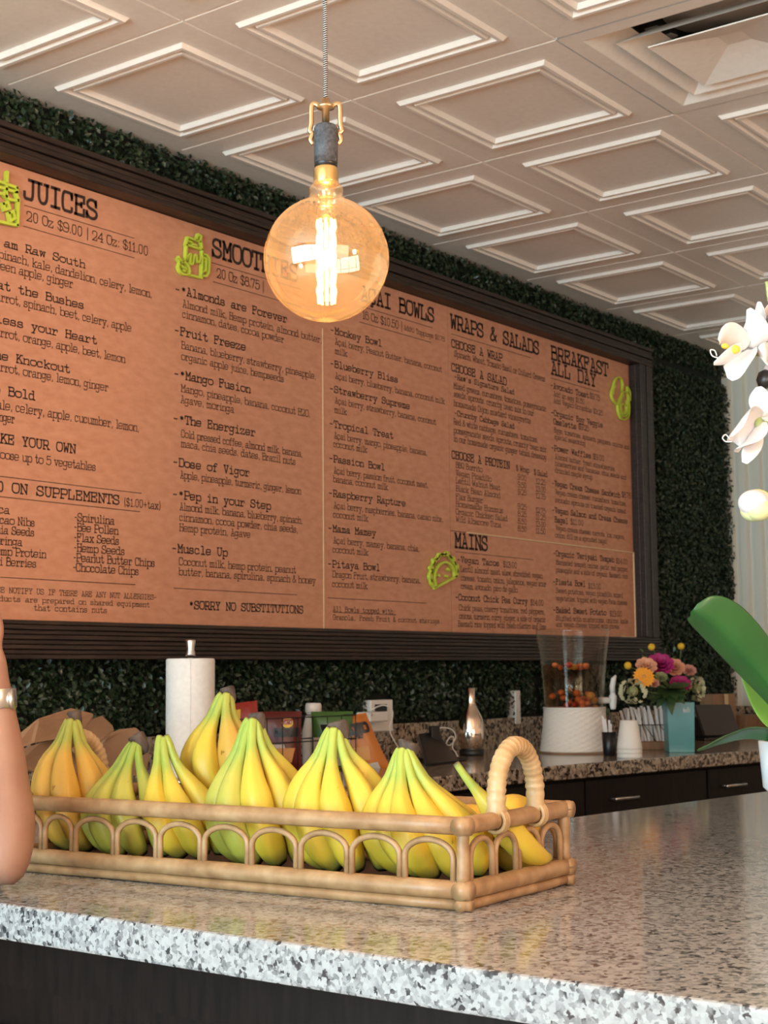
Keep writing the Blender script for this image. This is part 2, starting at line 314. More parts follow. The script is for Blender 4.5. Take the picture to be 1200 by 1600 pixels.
for i in range(6):
    x0, x1 = xs[i], xs[i+1]; c = thing('drawer_cabinet', labs[i], 'cabinet', ((x0+x1)/2, 2.62, 0), 'cabinets under the back counter')
    mb = MB(); e = .001; y0, y1 = fy(x0+.001)+.02, fy(x1)+.02; Pq = [(x0+e, y0), (x1-e, y1), (x1-e, 2.95), (x0+e, 2.95)]
    mb.add([(a_, b_, .08) for a_, b_ in Pq]+[(a_, b_, CT-.043) for a_, b_ in Pq], [(3, 2, 1, 0), (4, 5, 6, 7), (0, 1, 5, 4), (1, 2, 6, 5), (2, 3, 7, 6), (3, 0, 4, 7)]); mb.build('body', M['cabinet'], c)
    rz = math.atan2(y1-y0, x1-x0); ym = (y0+y1)/2-.012
    for zc, zh in ((CT-.135, .165), (.43, .50)):
        d = MB().box(((x0+x1)/2, ym, zc), (x1-x0-.006, .02, zh), rz).build('drawer', M['cabinet'], c, bevel=.002)
        h = Vector(((x0+x1)/2, 0, zc))
        if i in (3, 4) and zc > .6: h = at_y({3: 981, 4: 1158}[i], {3: 1247, 4: 1227}[i], fy({3: 4.2, 4: 4.9}[i])-.02)
        yh = ym+(h.x-(x0+x1)/2)*math.tan(rz)-.032; dr = Vector((math.cos(rz), math.sin(rz), 0)); q = Vector((h.x, yh, h.z))
        hm = MB(); hm.tube([q-dr*.06, q+dr*.06], .005, 8)
        for s_ in (-.05, .05): hm.tube([q+dr*s_, q+dr*s_+Vector((0, .025, 0))], .004, 6)
        hm.build('handle', M['steel'], d, True)
# ------------------------------------------------------------------ lettering: a slab-serif stroke alphabet
G = {'A': "134c73 2666 0333 5383 2c4c", 'B': "131c ~0c4c7c784818 ~184888834303", 'C': "7c79 ~7a6c4c0c03437375", 'D': "131c ~0c4c8c834303",
 'E': "131c 0c7c79 1858 5957 037376", 'F': "131c 0c7c79 1858 5957 0343", 'G': "7c79 ~7a6c4c0c03437375 4787 7773", 'H': "131c 737c 1878 0333 5383 0c3c 5c8c",
 'I': "434c 1373 1c7c", 'J': "3c8c ~6c63330306", 'K': "131c 166c 3983 0333 5383 0c3c 5c8c", 'L': "131c 0c3c 037377", 'M': "131c 1c47 477c 7c73 0333 5383 0c1c 7c8c",
 'N': "131c 1c73 737c 0333 0c1c 5c8c", 'O': "~4c0c03838c4c", 'P': "131c ~0c4c8c874717 0343", 'Q': "~4c0c03838c4c 4682", 'R': "131c ~0c4c7c774717 4783 0333 6393",
 'S': "7c79 ~7a6c2c0a187785632305 0306", 'T': "434c 090c8c89 2363", 'U': "~1c13737c 0c3c 5c8c", 'V': "1c43 437c 0c3c 5c8c", 'W': "1c23 2349 4963 637c 0c2c 6c8c",
 'X': "1c73 137c 0333 5383 0c3c 5c8c", 'Y': "1c47 477c 4743 2363 0c3c 5c8c", 'Z': "0a0c7c037376",
 'a': "~1839696863 6383 ~663606033364", 'b': "0c1c 131c ~184989834314", 'c': "6967 ~67694909034374", 'd': "636c 4c6c 6383 ~684909033364", 'e': "0676 ~76794909034374",
 'f': "~7b7c3c3a33 1353 0969", 'g': "6989 ~6960300001 ~684909043465", 'h': "131c 0c1c ~1849797773 0333 5383", 'i': "4349 1949 1373 4b4c", 'j': "2959 ~59502001 5b5c",
 'k': "131c 0c1c 1669 3673 0333 5383 5989", 'l': "434c 1c4c 1373", 'm': "1319 0919 ~1839494743 ~4869797773 0323 3353 6383", 'n': "1319 0919 ~1849797773 0333 5383",
 'o': "~490903838949", 'p': "1019 0919 0030 ~184989834314", 'q': "6069 6989 4080 ~684909033364", 'r': "2329 0929 0353 ~2649697977", 's': "6967 ~68592908166674532304 0305",
 't': "~3c33537375 0969", 'u': "0919 ~19134374 5979 7973 7383", 'v': "1943 4379 0939 5989", 'w': "1923 2348 4863 6379 0939 5989", 'x': "1973 1379 0333 5383 0939 5989",
 'y': "1943 7920 0040 0939 5989", 'z': "070979037375", '0': "~4c1c13737c4c", '1': "434c 1a4c 1373", '2': "~090c7c78560303 037375", '3': "~0a0c7c7838 ~3888830305",
 '4': "636c 6c06 0686 4383", '5': "7c1c18 ~184989830305", '6': "~7b5c0c0383890906", '7': "0a0c7c33", '8': "~4c1c18787c4c ~480803838848", '9': "~0403838c0c0787",
 '.': "4344", ',': "444332", ':': "4344 4849", '-': "1767", "'": "4c4a", '*': "4b47 2a68 286a", '|': "4d41", '$': "~7a6c2c0a187785632305 4d42", '(': "~5d292652", ')': "~3d696632",
 '+': "4a44 1777", '&': "~832a2c5c5a06035387", 'ç': "6967 ~67694909034374 434121", 'Ç': "7c79 ~7a6c4c0c03437375 434121"}
NAR = {'i': .62, 'l': .62, 'j': .6, 't': .78, 'f': .78, 'r': .85, 's': .85, 'c': .88, '1': .75, '.': .4, ',': .42, ':': .4, "'": .4, '|': .5, '(': .5, ')': .5, '-': .6, 'I': .72, ' ': .62, 'm': 1.3, 'w': 1.2, 'M': 1.15, 'W': 1.2, 'J': .85}
def chaikin(P, n=2):
    for _ in range(n):
        Q = [P[0]]
        for a, b in zip(P, P[1:]): Q += [(a[0]*.75+b[0]*.25, a[1]*.75+b[1]*.25), (a[0]*.25+b[0]*.75, a[1]*.25+b[1]*.75)]
        P = Q+[P[-1]]
    return P
GP = {}
for ch, s in G.items():
    st = []
    for q in s.split():
        sm_ = q[0] == '~'; q = q.lstrip('~'); p = [(int(q[i], 36), int(q[i+1], 36)-3) for i in range(0, len(q), 2)]; st.append(chaikin(p, 2) if sm_ else p)
    GP[ch] = st
def stroke(mb, pts, hw, y, th=0):
    P = [Vector((p[0], p[1])) for p in pts]
    d = [(b-a).normalized() if (b-a).length > 1e-9 else Vector((1, 0)) for a, b in zip(P, P[1:])]
    P[0] = P[0]-d[0]*hw*.7; P[-1] = P[-1]+d[-1]*hw*.7; lo = []; hi = []
    for i, p in enumerate(P):
        a = d[max(i-1, 0)]; b = d[min(i, len(d)-1)]; t = (a+b); t = t.normalized() if t.length > .2 else b
        nn = Vector((-t.y, t.x)); k = hw/max(.5, nn.dot(Vector((-b.y, b.x)))); lo.append(p-nn*k); hi.append(p+nn*k)
    n = len(P); vs = [(q.x, y, q.y) for q in lo]+[(q.x, y, q.y) for q in hi]; fs = [(i, i+1, n+i+1, n+i) for i in range(n-1)]
    if th:
        m = len(vs); vs += [(x, y+th, z) for x, _, z in vs]; fs += [(0, n, n+m, m), (n-1, n-1+m, 2*n-1+m, 2*n-1)]
        for i in range(n-1): fs += [(i, m+i, m+i+1, i+1), (n+i, n+i+1, m+n+i+1, m+n+i)]
    mb.add(vs, fs)
ZO = {1: (0, 240, .23744), 2: (0, 600, .23744), 3: (250, 340, .225), 4: (250, 640, .225), 5: (500, 430, .18333), 6: (500, 700, .18333), 7: (690, 480, .15), 8: (690, 690, .18743), 9: (850, 530, .125), 10: (850, 700, .125), 11: (850, 840, .125)}
def bp(z, u, v): a, b, s = ZO[z]; p = at_y(a+u*s, b+v*s, YB); return p
def capm(z, u, v, c): a, b, s = ZO[z]; q = at_y(a+u*s, b+v*s, YB); return c*s*((q-Vector(CP)).dot(-KV))/F
def write(mb, z, x0, yb, x1, text, cap, weight, mono):
    p = bp(z, x0, yb); e = bp(z, x1, yb); H = capm(z, x0, yb, cap); W_ = e.x-p.x
    adv = [1. if mono else NAR.get(ch, 1.) for ch in text]; tot = sum(adv)-(.13 if mono else .1); k = W_/tot; x = p.x
    for ch, a in zip(text, adv):
        gw = k*a*(.86 if mono else .90)
        for st in GP.get(ch, []):
            stroke(mb, [(x+q[0]/8*gw, p.z+q[1]/9*H) for q in st], H*weight*.5, YB-.0006)
        x += k*a
def rule(mb, z, x0, y, x1, hw=.0009):
    p = bp(z, x0, y); e = bp(z, x1, y); stroke(mb, [(p.x, p.z), (e.x, p.z)], hw, YB-.0006)
TXT = {'A': """1h160,292,640,118 JUICES
1b175,440,975,58 20 Oz $9.00 | 24 Oz: $11.00
1s-68,585,562,50 I am Raw South
1b-45,676,1000,52 Spinach, kale, dandelion, celery, lemon,
1b-60,747,480,52 Green apple, ginger
1s-113,862,555,52 Beat the Bushes
1b-62,956,865,52 Carrot, spinach, beet, celery, apple
1s-75,1098,640,52 Bless your Heart
1b-65,1190,825,52 Carrot, orange, apple, beet, lemon
1s-83,1337,462,52 The Knockout
1b-65,1418,712,52 Carrot, orange, lemon, ginger
2s-85,52,230,56 Be Bold
2b-55,155,915,54 Kale, celery, apple, cucumber, lemon,
2b-50,236,95,54 ginger
2s-92,373,498,58 MAKE YOUR OWN
2b-65,480,630,52 Choose up to 5 vegetables
2s-144,690,785,62 ADD ON SUPPLEMENTS
2b815,800,1055,45 ($1.00+tax)
2m-115,838,62,50 -Maca
2m-90,909,228,50 -Cacao Nibs
2m-80,977,225,50 -Chia Seeds
2m-90,1048,145,50 -Moringa
2m-85,1118,303,50 -Hemp Protein
2m-110,1185,238,50 -Goji Berries
2m490,900,752,50 -Spirulina
2m488,965,778,50 -Bee Pollen
2m487,1033,782,50 -Flax Seeds
2m486,1100,820,50 -Hemp Seeds
2m483,1165,1018,50 -Peanut Butter Chips
2m481,1230,912,50 -Chocolate Chips
2t-156,1365,1032,34 -PLEASE NOTIFY US IF THERE ARE ANY NUT ALLERGIES-
2t-210,1420,985,34 Our products are prepared on shared equipment
2t222,1490,705,36 that contains nuts
3h365,265,955,112 SMOOTHIES
3b395,415,722,58 20 Oz $8.75 |
3s105,520,882,54 -*Almonds are Forever
3b157,620,1120,46 Almond milk, Hemp protein, almond butter,
3b155,692,860,46 cinnamon, dates, cocoa powder
3s100,806,595,54 -Fruit Freeze
3b148,908,1080,46 Banana, blueberry, strawberry, pineapple,
3b147,985,858,46 organic apple juice, hempseeds
3s97,1108,628,54 -*Mango Fusion
3b145,1208,1040,46 Mango, pineapple, banana, coconut H2O,
3b143,1285,513,46 Agave, moringa
4s92,85,662,54 -*The Energizer
4b147,190,988,46 Cold pressed coffee, almond milk, banana,
4b145,258,940,46 maca, chia seeds, dates, Brazil nuts
4s90,388,622,54 -Dose of Vigor
4b140,475,978,46 Apple, pineapple, turmeric, ginger, lemon
4s87,612,768,54 -*Pep in your Step
4b137,697,988,46 Almond milk, banana, blueberry, spinach,
4b135,770,955,46 cinnamon, cocoa powder, chia seeds,
4b135,842,627,46 Hemp protein, Agave
4s82,988,467,54 -Muscle Up
4b132,1078,943,46 Coconut milk, hemp protein, peanut
4b130,1148,1080,46 butter, banana, spirulina, spinach & honey
4s200,1383,993,52 *SORRY NO SUBSTITUTIONS""",
'B': """5h352,212,968,112 AÇAI BOWLS
5b362,368,700,60 16 Oz $10.50 |
5b715,465,1062,36 Addtl Toppings $0.75
5s88,490,525,54 -Monkey Bowl
5b128,588,1035,48 Açai berry, Peanut Butter, banana, coconut
5b127,668,232,48 milk
5s85,775,663,54 -Blueberry Bliss
5b130,880,1060,48 Açai berry, blueberry, banana, coconut milk
5s82,990,763,54 -Strawberry Supreme
5b127,1090,985,48 Açai berry, strawberry, banana, coconut
5b122,1170,228,48 milk
5s80,1288,623,54 -Tropical Treat
5b120,1390,910,48 Açai berry, mango, pineapple, banana,
5b115,1462,400,48 coconut milk
6s77,112,550,54 -Passion Bowl
6b118,215,920,48 Açai berry, passion fruit, coconut meat,
6b112,288,577,48 banana, coconut milk
6s73,408,728,54 -Raspberry Rapture
6b118,512,1045,48 Açai berry, raspberries, banana, cacao nibs,
6b112,590,410,48 coconut milk
6s70,708,475,54 -Mama Mamey
6b114,810,845,48 Açai berry, mamey, banana, chia,
6b108,888,410,48 coconut milk
6s66,1012,510,54 -Pitaya Bowl
6b106,1100,855,48 Dragon Fruit, strawberry, banana,
6b103,1182,405,48 coconut milk
6t110,1392,645,40 All Bowls topped with:
6t110,1462,1040,40 Granola, Fresh Fruit & coconut shavings.""",
'C': """7h92,212,1008,128 WRAPS & SALADS
7s103,412,628,75 CHOOSE A WRAP
7b133,510,1070,56 Spinach, Wheat, Tomato Basil or Collard Greens
7s103,660,672,75 CHOOSE A SALAD
7s133,748,753,52 -Raw's Signature Salad
7b125,845,1080,56 Mixed greens, cucumbers, tomatoes, pomegranate
7b127,930,955,56 seeds, sprouts, crunchy bean mix in our
7b127,1025,925,56 homemade Dijon mustard vinaigrette
7s133,1125,755,52 -Crunchy Cabbage Salad
7b125,1218,1000,56 Red & white cabbage, cucumbers, tomatoes,
7b127,1308,1085,56 pomegranate seeds, sprouts, crunchy bean mix
7b125,1395,1085,56 in our homemade organic ginger tahini dressing
8s85,138,565,60 CHOOSE A PROTEIN
8m620,240,730,42 $ Wrap
8m770,275,880,42 $ Salad
8b118,215,338,42 BBQ Burrito
8b118,283,415,42 Vegan Picadillo
8b118,345,487,42 Lentil Walnut Meat
8b118,412,488,42 Black Bean Almond
8b118,478,342,42 Flax Burger
8b118,540,512,42 Homemade Hummus
8b118,605,547,42 Organic Chicken Salad
8b118,668,495,42 Wild Albacore Tuna
8b635,315,705,40 9.00
8b635,378,705,40 9.50
8b635,438,705,40 9.25
8b635,560,705,40 9.25
8b635,620,705,40 8.25
8b635,682,708,40 8.50
8b635,745,708,40 8.50
8b785,350,865,40 12.25
8b785,412,865,40 13.00
8b785,470,865,40 12.75
8b785,590,865,40 12.75
8b785,645,865,40 11.25
8b785,705,865,40 13.00
8b785,762,865,40 11.50
9h90,245,795,148 BREAKFAST
9h90,430,645,140 ALL DAY
9s83,605,555,66 -Avocado Toast
9b570,735,695,60 $9.75
9b120,710,500,56 Add an egg $1.50
9b122,795,728,56 Add Vegan Scramble $3.25
9s88,945,728,64 -Organic Egg Veggie
9s118,1058,400,64 Omelette
9b430,1120,555,60 $9.25
9b125,1160,1062,54 Eggs, tomatoes, spinach, peppers, onions and
9b130,1245,515,54 special seasoning
9s90,1385,585,64 -Power Waffles
9b612,1495,750,60 $9.00
10b138,135,890,54 Almond butter, fresh strawberries,
10b138,218,1025,54 blueberries and bananas, chia seeds and
10b138,305,610,54 drizzled maple syrup.
10s100,470,945,64 -Vegan Cream Cheese Sandwich
10b970,612,1082,60 $8.75
10b140,575,1025,54 Vegan cream cheese, cucumbers, tomatoes,
10b138,675,1020,54 avocado, sprouts on toasted organic bread
10s102,805,1040,64 -Vegan Salmon and Cream Cheese
10s135,925,298,64 Bagel
10b330,950,490,60 $11.00
10b145,1025,1005,54 Vegan cream cheese, carrots, lox, capers,
10b138,1115,785,54 onion, dill on a sprouted bagel""",
'D': """8h112,880,382,106 MAINS
8s130,1005,480,46 -Vegan Tacos
8b512,1045,627,42 $13.00
8b158,1083,840,42 Lentil almond meat, slaw, shredded vegan
8b160,1155,870,42 cheese, tomato, onion, jalapenos, vegan sour
8b160,1225,632,42 cream, avocado, pico de gallo
8s115,1320,715,48 -Coconut Chick Pea Curry
8b740,1362,848,42 $14.00
8b145,1405,858,42 Chick peas, cherry tomatoes, red peppers,
8b147,1475,865,42 onions, turmeric, curry, ginger, a side of organic
8b138,1540,870,42 Basmati rice topped with fresh cilantro and lime
11s115,225,875,64 -Organic Teriyaki Tempeh
11b900,320,1045,58 $14.00
11b150,335,1050,54 Marinated tempeh, onions, garlic, red pepper,
11b150,430,1045,54 pineapple and a side of organic Basmati rice
11s112,580,515,64 -Fiesta Bowl
11b550,632,710,58 $13.00
11b148,690,985,54 Sweet potatoes, vegan picadillo, mixed
11b148,785,1040,54 vegetables, topped with vegan Feta cheese
11s115,935,775,64 -Baked Sweet Potato
11b820,982,970,58 $13.00
11b150,1035,1050,54 Stuffed with mushrooms, onions, kale
11b150,1110,940,54 and vegan cheese topped with chives"""}
RULES = {'A': [(1, 160, 340, 885), (1, 155, 478, 885), (2, -60, 600, 930), (2, -60, 735, 920), (2, -60, 1268, 890), (3, 360, 313, 975), (3, 368, 445, 975), (4, 95, 1240, 950)],
 'B': [(5, 350, 266, 955), (5, 335, 398, 945), (6, 66, 1277, 905), (6, 110, 1400, 645)], 'C': [(7, 100, 278, 920), (9, 85, 485, 690)], 'D': [(8, 112, 918, 760)]}
XL = 2.18; XR = at_y(987.5, 780, YB).x; ZT = CZ+1.266; ZB = CZ+.137
xa = at_y(505, 800, YB).x; xb = at_y(702, 700, YB).x; zs = at_y(860, 848, YB).z
board = thing('menu_board', 'long brown kraft menu board in a dark ribbed wood frame on the hedge wall', 'menu board', (3.9, 2.97, ZB))
PAN = {'A': (XL, xa, ZB, ZT), 'B': (xa, xb, ZB, ZT), 'C': (xb, XR, zs, ZT), 'D': (xb, XR, ZB, zs)}
PL = {'A': 'panel listing juices and smoothies', 'B': 'panel listing bowls', 'C': 'panel listing wraps, salads and breakfast', 'D': 'smaller lower panel listing mains'}
STY = {'h': (.175, True), 's': (.165, True), 'b': (.115, False), 'm': (.135, False), 't': (.12, True)}
pan = {}
for k, (x0, x1, z0, z1) in PAN.items():
    g = .0012; mb = MB(); mb.box(((x0+x1)/2, YB+.006, (z0+z1)/2), (x1-x0-2*g, .012, z1-z0-2*g)); P = mb.build('panel', M['kraft'], board); P['label'] = PL[k]; pan[k] = P
    groups = {'heading_lettering': MB(), 'item_lettering': MB(), 'description_lettering': MB()}
    for ln in TXT[k].split('\n'):
        hd, text = ln.split(' ', 1); zi = 0
        while hd[zi].isdigit(): zi += 1
        z = int(hd[:zi]); st = hd[zi]; x0_, yb, x1_, cap = [float(q) for q in hd[zi+1:].split(',')]
        w, mono = STY[st]; cap *= 1.10 if st in 'bh' else 1.04; write(groups['heading_lettering' if st == 'h' else 'item_lettering' if st in 'st' else 'description_lettering'], z, x0_, yb, x1_, text, cap, w, mono)
    for nm, mb in groups.items(): mb.build(nm, M['ink2'] if nm[0] == 'd' else M['ink'], P)
    mb = MB()
    for r in RULES[k]: rule(mb, *r)
    mb.build('ruled_lines', M['ink'], P)
em = MB(); em.box(((xb+XR)/2+.05, YB-.001, zs), (XR-xb-.1, .008, .0035)); em.build('seam_edge', M['edge'], board)
em = MB(); em.box((xa, YB-.0004, (ZB+ZT)/2-.1), (.0016, .003, ZT-ZB-.2)); em.build('seam_edge', M['edge'], board)
em = MB(); em.box((XR-.002, YB-.001, (ZB+zs)/2), (.004, .006, zs-ZB)); em.box((XR-.06, YB-.001, ZB+.002), (.12, .006, .004)); em.build('seam_edge', M['edge'], board)
# frame rails of stacked reeds
def rail(x0, x1, z0, z1, n, vert=False):
    mb = MB()
    for i in range(n):
        if vert: w = (x1-x0)/n; mb.box((x0+w*(i+.5), YB-.015+.004*(i % 2), (z0+z1)/2), (w*.9, .078, z1-z0))
        else: w = (z1-z0)/n; mb.box(((x0+x1)/2, YB-.015+.006*(i % 2), z0+w*(i+.5)), (x1-x0, .078, w*.86))
    if vert: mb.box(((x0+x1)/2, YB+.0, (z0+z1)/2), (x1-x0-.002, .06, z1-z0))
    else: mb.box(((x0+x1)/2, YB+.0, (z0+z1)/2), (x1-x0, .06, z1-z0-.002))
    return mb
FWd = .088
rail(XL-FWd, XR+FWd+.03, ZT, ZT+.082, 5).build('frame_rail', M['darkwood'], board, bevel=.002)
rail(XL-FWd, XR+FWd+.03, ZB-.095, ZB, 8).build('frame_rail', M['darkwood'], board, bevel=.0015)
rail(XR, XR+FWd+.03, ZB, ZT, 4, True).build('frame_stile', M['darkwood'], board, bevel=.002)
rail(XL-FWd, XL, ZB, ZT, 4, True).build('frame_stile', M['darkwood'], board, bevel=.002)
# raised lime icons
def icon(k, z, strokes, hw, label):
    mb = MB()
    for s in strokes:
        sm_ = s[0] == '~'; P = [(bp(z, *q).x, bp(z, *q).z) for q in (s[1:] if sm_ else s)]
        if sm_: P = [tuple(q) for q in cat(P, 6*len(P))]
        stroke(mb, P, hw, YB-.014, .012)
    o = mb.build('icon', M['lime'], pan[k]); o['label'] = label
icon('A', 1, [[(-92, 165), (92, 232)], [(-92, 165), (-92, 205)], [(92, 232), (92, 262)], [(-92, 205), (92, 262)], [(-85, 215), (-105, 275), (-112, 415)], [(-112, 415), (-60, 445), (95, 478)], [(82, 262), (100, 310), (95, 478)],
 [(28, 128), (24, 196)], [(22, 225), (20, 290)], ['~', (-40, 268), (0, 270), (45, 310), (98, 315)][1:], [(0, 335), (30, 325), (42, 365), (12, 375), (0, 335)], [(38, 395), (66, 385), (78, 430), (48, 448), (38, 395)]], .0036, 'raised lime green jar icon beside the juices heading')
icon('A', 3, [[(165, 195), (158, 300)], [(168, 195), (275, 228)], [(275, 228), (268, 425), (195, 405)], [(160, 195), (172, 142), (265, 175), (272, 225)], [(230, 160), (245, 122), (265, 135), (258, 172)],
 ['~', (160, 300), (178, 262), (192, 262), (190, 320), (205, 325), (218, 268), (232, 270), (236, 310), (250, 312), (262, 280)], [(275, 258), (305, 265), (322, 290), (318, 385), (300, 412), (272, 408)], [(285, 285), (300, 295), (297, 372), (282, 378)],
 ['~', (118, 318), (108, 350), (125, 385), (160, 402), (184, 385), (178, 345), (150, 315), (118, 318)], [(100, 290), (120, 315), (112, 282), (138, 312)], [(130, 340), (140, 350)], [(150, 350), (160, 362)], [(140, 372), (152, 378)], [(180, 170), (200, 178)], [(205, 190), (230, 196)]], .0027, 'raised lime green smoothie mug icon')
icon('B', 6, [['~', (955, 1190), (925, 1140), (930, 1040), (960, 960), (1020, 905), (1085, 930), (1130, 990), (1148, 1060), (1135, 1100)], [(955, 1195), (1140, 1095)], ['~', (965, 1180), (955, 1090), (985, 1010), (1040, 975), (1095, 1000), (1125, 1060), (1128, 1092)],
 ['~', (925, 1140), (912, 1090), (932, 1050), (918, 1020), (950, 985), (945, 950), (985, 945), (995, 905), (1035, 912), (1060, 890), (1085, 930), (1120, 940), (1125, 985), (1150, 1005), (1148, 1060)],
 [(985, 1085), (994, 1090)], [(1055, 1092), (1064, 1096)], [(1070, 1035), (1078, 1042)]], .0038, 'raised lime green taco icon')
icon('C', 9, [['~', (885, 820), (840, 770), (815, 690), (840, 600), (860, 520), (900, 478), (940, 505), (958, 580), (945, 650)], ['~', (835, 690), (840, 640), (862, 590)],
 ['~', (965, 660), (935, 720), (900, 810), (900, 900), (935, 990), (985, 1010), (1030, 960), (1040, 860), (1030, 760), (1015, 670), (965, 660)], ['~', (960, 810), (935, 840), (940, 900), (970, 940), (1000, 900), (998, 840), (960, 810)],
 ['~', (1015, 600), (1045, 660), (1050, 760)], ['~', (1015, 600), (1020, 680), (1050, 770)], ['~', (960, 700), (930, 790), (925, 900), (960, 965), (1000, 950), (1018, 870), (1010, 770)]], .0022, 'raised lime green avocado icon')
# ------------------------------------------------------------------ air vent in the ceiling
vc = Vector((vx0+T/2, vy0+T/2, CEIL))
vent = thing('air_vent', 'square stepped ceiling air vent with an open dark throat', 'vent', vc)
def frustum(mb, a0, z0, a1, z1, th=.003):
    vs = []
    for a, z in ((a0, z0), (a1, z1), (a1-th, z1+.001), (a0-th, z0+.001)): vs += [(vc.x-a, vc.y-a, z), (vc.x+a, vc.y-a, z), (vc.x+a, vc.y+a, z), (vc.x-a, vc.y+a, z)]
    fs = []
    for i in range(4):
        for q in range(4): fs.append((i*4+q, i*4+(q+1) % 4, ((i+1) % 4)*4+(q+1) % 4, ((i+1) % 4)*4+q))
    mb.add(vs, fs)
mb = MB(); h = T/2
for (a0, a1, z) in ((h, .262, CEIL-.001),): 
    vs = [(vc.x-a0, vc.y-a0, z), (vc.x+a0, vc.y-a0, z), (vc.x+a0, vc.y+a0, z), (vc.x-a0, vc.y+a0, z), (vc.x-a1, vc.y-a1, z), (vc.x+a1, vc.y-a1, z), (vc.x+a1, vc.y+a1, z), (vc.x-a1, vc.y+a1, z)]
    mb.add(vs, [(q, (q+1) % 4, 4+(q+1) % 4, 4+q) for q in range(4)])
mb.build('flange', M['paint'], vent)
for a0, z0, a1, z1 in ((.262, CEIL-.001, .19, CEIL+.045), (.205, CEIL-.004, .14, CEIL+.040)):
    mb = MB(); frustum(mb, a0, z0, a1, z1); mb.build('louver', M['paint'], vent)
mb = MB(); a = .150; z = CEIL-.008; vs = [(vc.x-a, vc.y-a, z), (vc.x+a, vc.y-a, z), (vc.x+a, vc.y+a, z), (vc.x-a, vc.y+a, z)]; b = .03; vs += [(vc.x-b, vc.y-b, z+.035), (vc.x+b, vc.y-b, z+.035), (vc.x+b, vc.y+b, z+.035), (vc.x-b, vc.y+b, z+.035)]
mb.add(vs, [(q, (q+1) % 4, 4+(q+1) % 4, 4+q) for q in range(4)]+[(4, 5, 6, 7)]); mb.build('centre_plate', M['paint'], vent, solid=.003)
M['duct'] = mat('duct_metal', (.62, .62, .61), .6, .0)
mb = MB()
for sx, sy, dx, dy in ((0, -1, T, .01), (0, 1, T, .01), (-1, 0, .01, T), (1, 0, .01, T)): mb.box((vc.x+sx*T/2, vc.y+sy*T/2, CEIL+.075), (dx, dy, .15))
mb.box((vc.x, vc.y, CEIL+.15), (T, T, .01)); mb.build('duct_box', M['duct'], vent)
mb = MB(); mb.lathe([(.17, .105), (.25, .105), (.25, .145), (.17, .145)], vc, 48, cap=False); mb.build('collar_ring', M['black'], vent, True)
for k in range(20):
    a = 2*PI*k/20; p = vc+Vector((.210*math.cos(a), .210*math.sin(a), .1035)); MB().box(p, (.034, .026, .003), a).build('collar_slot', M['duct'], vent)
# ------------------------------------------------------------------ pendant lamp
BC = at_d(510, 405, 1.53); u_ = 1.53/F
pend = thing('pendant_lamp', 'hanging globe bulb lamp with a glowing filament on a striped cord', 'lamp', BC)
def zp(y): return (405-y)*u_
R0 = 98*u_
prof = [(R0*math.sin(t), -R0*math.cos(t)) for t in np.linspace(.02, PI-.30, 60)]+[(27.5*u_, zp(308)), (26.5*u_, zp(300)), (27*u_, zp(293)), (22*u_, zp(285)), (19*u_, zp(280))]
bulb = MB().lathe(prof, BC, 112, cap=False).build('glass_globe', M['amber'], pend, True); bulb['label'] = 'round amber glass globe'
MB().lathe([(19*u_, zp(286)), (19.5*u_, zp(282)), (19.5*u_, zp(264)), (17*u_, zp(256)), (10*u_, zp(250))], BC, 32).build('bulb_cap', M['gold'], pend, True)
MB().lathe([(15*u_, zp(290)), (11*u_, zp(300)), (8*u_, zp(318)), (13*u_, zp(322)), (14*u_, zp(330)), (7*u_, zp(336)), (4*u_, zp(345)), (2*u_, zp(470))], BC, 20).build('glass_stem', M['amber'], pend, True)
fm = MB()
for k in range(10):
    a = 2*PI*k/10; pts = []
    for i in range(15):
        t = i/14; rr = (13.5+1.5*math.sin(i*2.2))*u_; aa = a+.10*math.sin(i*PI); pts.append(BC+Vector((rr*math.cos(aa), rr*math.sin(aa), zp(343+132*t))))
    fm.tube(pts, 2.3*u_, 6)
fm.build('filament', M['filament'], pend, True)
l = bpy.data.lights.new('globe_and_fill_light', 'POINT'); l.energy = 14; l.color = (1, .62, .36); l.shadow_soft_size = .008; o = bpy.data.objects.new('globe_and_fill_light', l); COL.objects.link(o); o.location = BC
MB().lathe([(12*u_, zp(258.5)), (18*u_, zp(258)), (18.5*u_, zp(250)), (18*u_, zp(249))], BC, 32).build('socket_rim', M['black'], pend, True)
MB().lathe([(12*u_, zp(251)), (18.5*u_, zp(251)), (19*u_, zp(225)), (18.5*u_, zp(194)), (16*u_, zp(189.5)), (6*u_, zp(188.5))], BC, 32).build('socket', M['socket'], pend, True)
MB().lathe([(6*u_, zp(190)), (6*u_, zp(163)), (14*u_, zp(161)), (14*u_, zp(157)), (7.5*u_, zp(155)), (6.5*u_, zp(146)), (4*u_, zp(145))], BC, 20).build('stem_tube', M['brass'], pend, True)
for s in (-1, 1):
    w = RV*s; P = [BC+w*(x*u_)+Vector((0, 0, zp(y))) for x, y in ((9, 158), (19, 153), (22.5, 160), (23, 185), (25, 198), (21, 202), (24, 212), (19, 220))]
    MB().tube([Vector(p) for p in cat(P, 22)], 2.1*u_, 8, prof=lambda t: 1+.9*abs(math.sin(t))).build('bail_clip', M['brass'], pend, True)
cm_ = mat('striped_cord', (1, 1, 1), .8); uvn = N(cm_, 'ShaderNodeUVMap'); sx = N(cm_, 'ShaderNodeSeparateXYZ'); L(cm_, uvn, 0, sx, 0)
ph = N(cm_, 'ShaderNodeMath', operation='PINGPONG'); ph.inputs[1].default_value = .25; L(cm_, sx, 1, ph, 0)
m1 = N(cm_, 'ShaderNodeMath', operation='MULTIPLY_ADD'); m1.inputs[1].default_value = (CEIL-BC.z)/.0036; L(cm_, sx, 0, m1, 0)
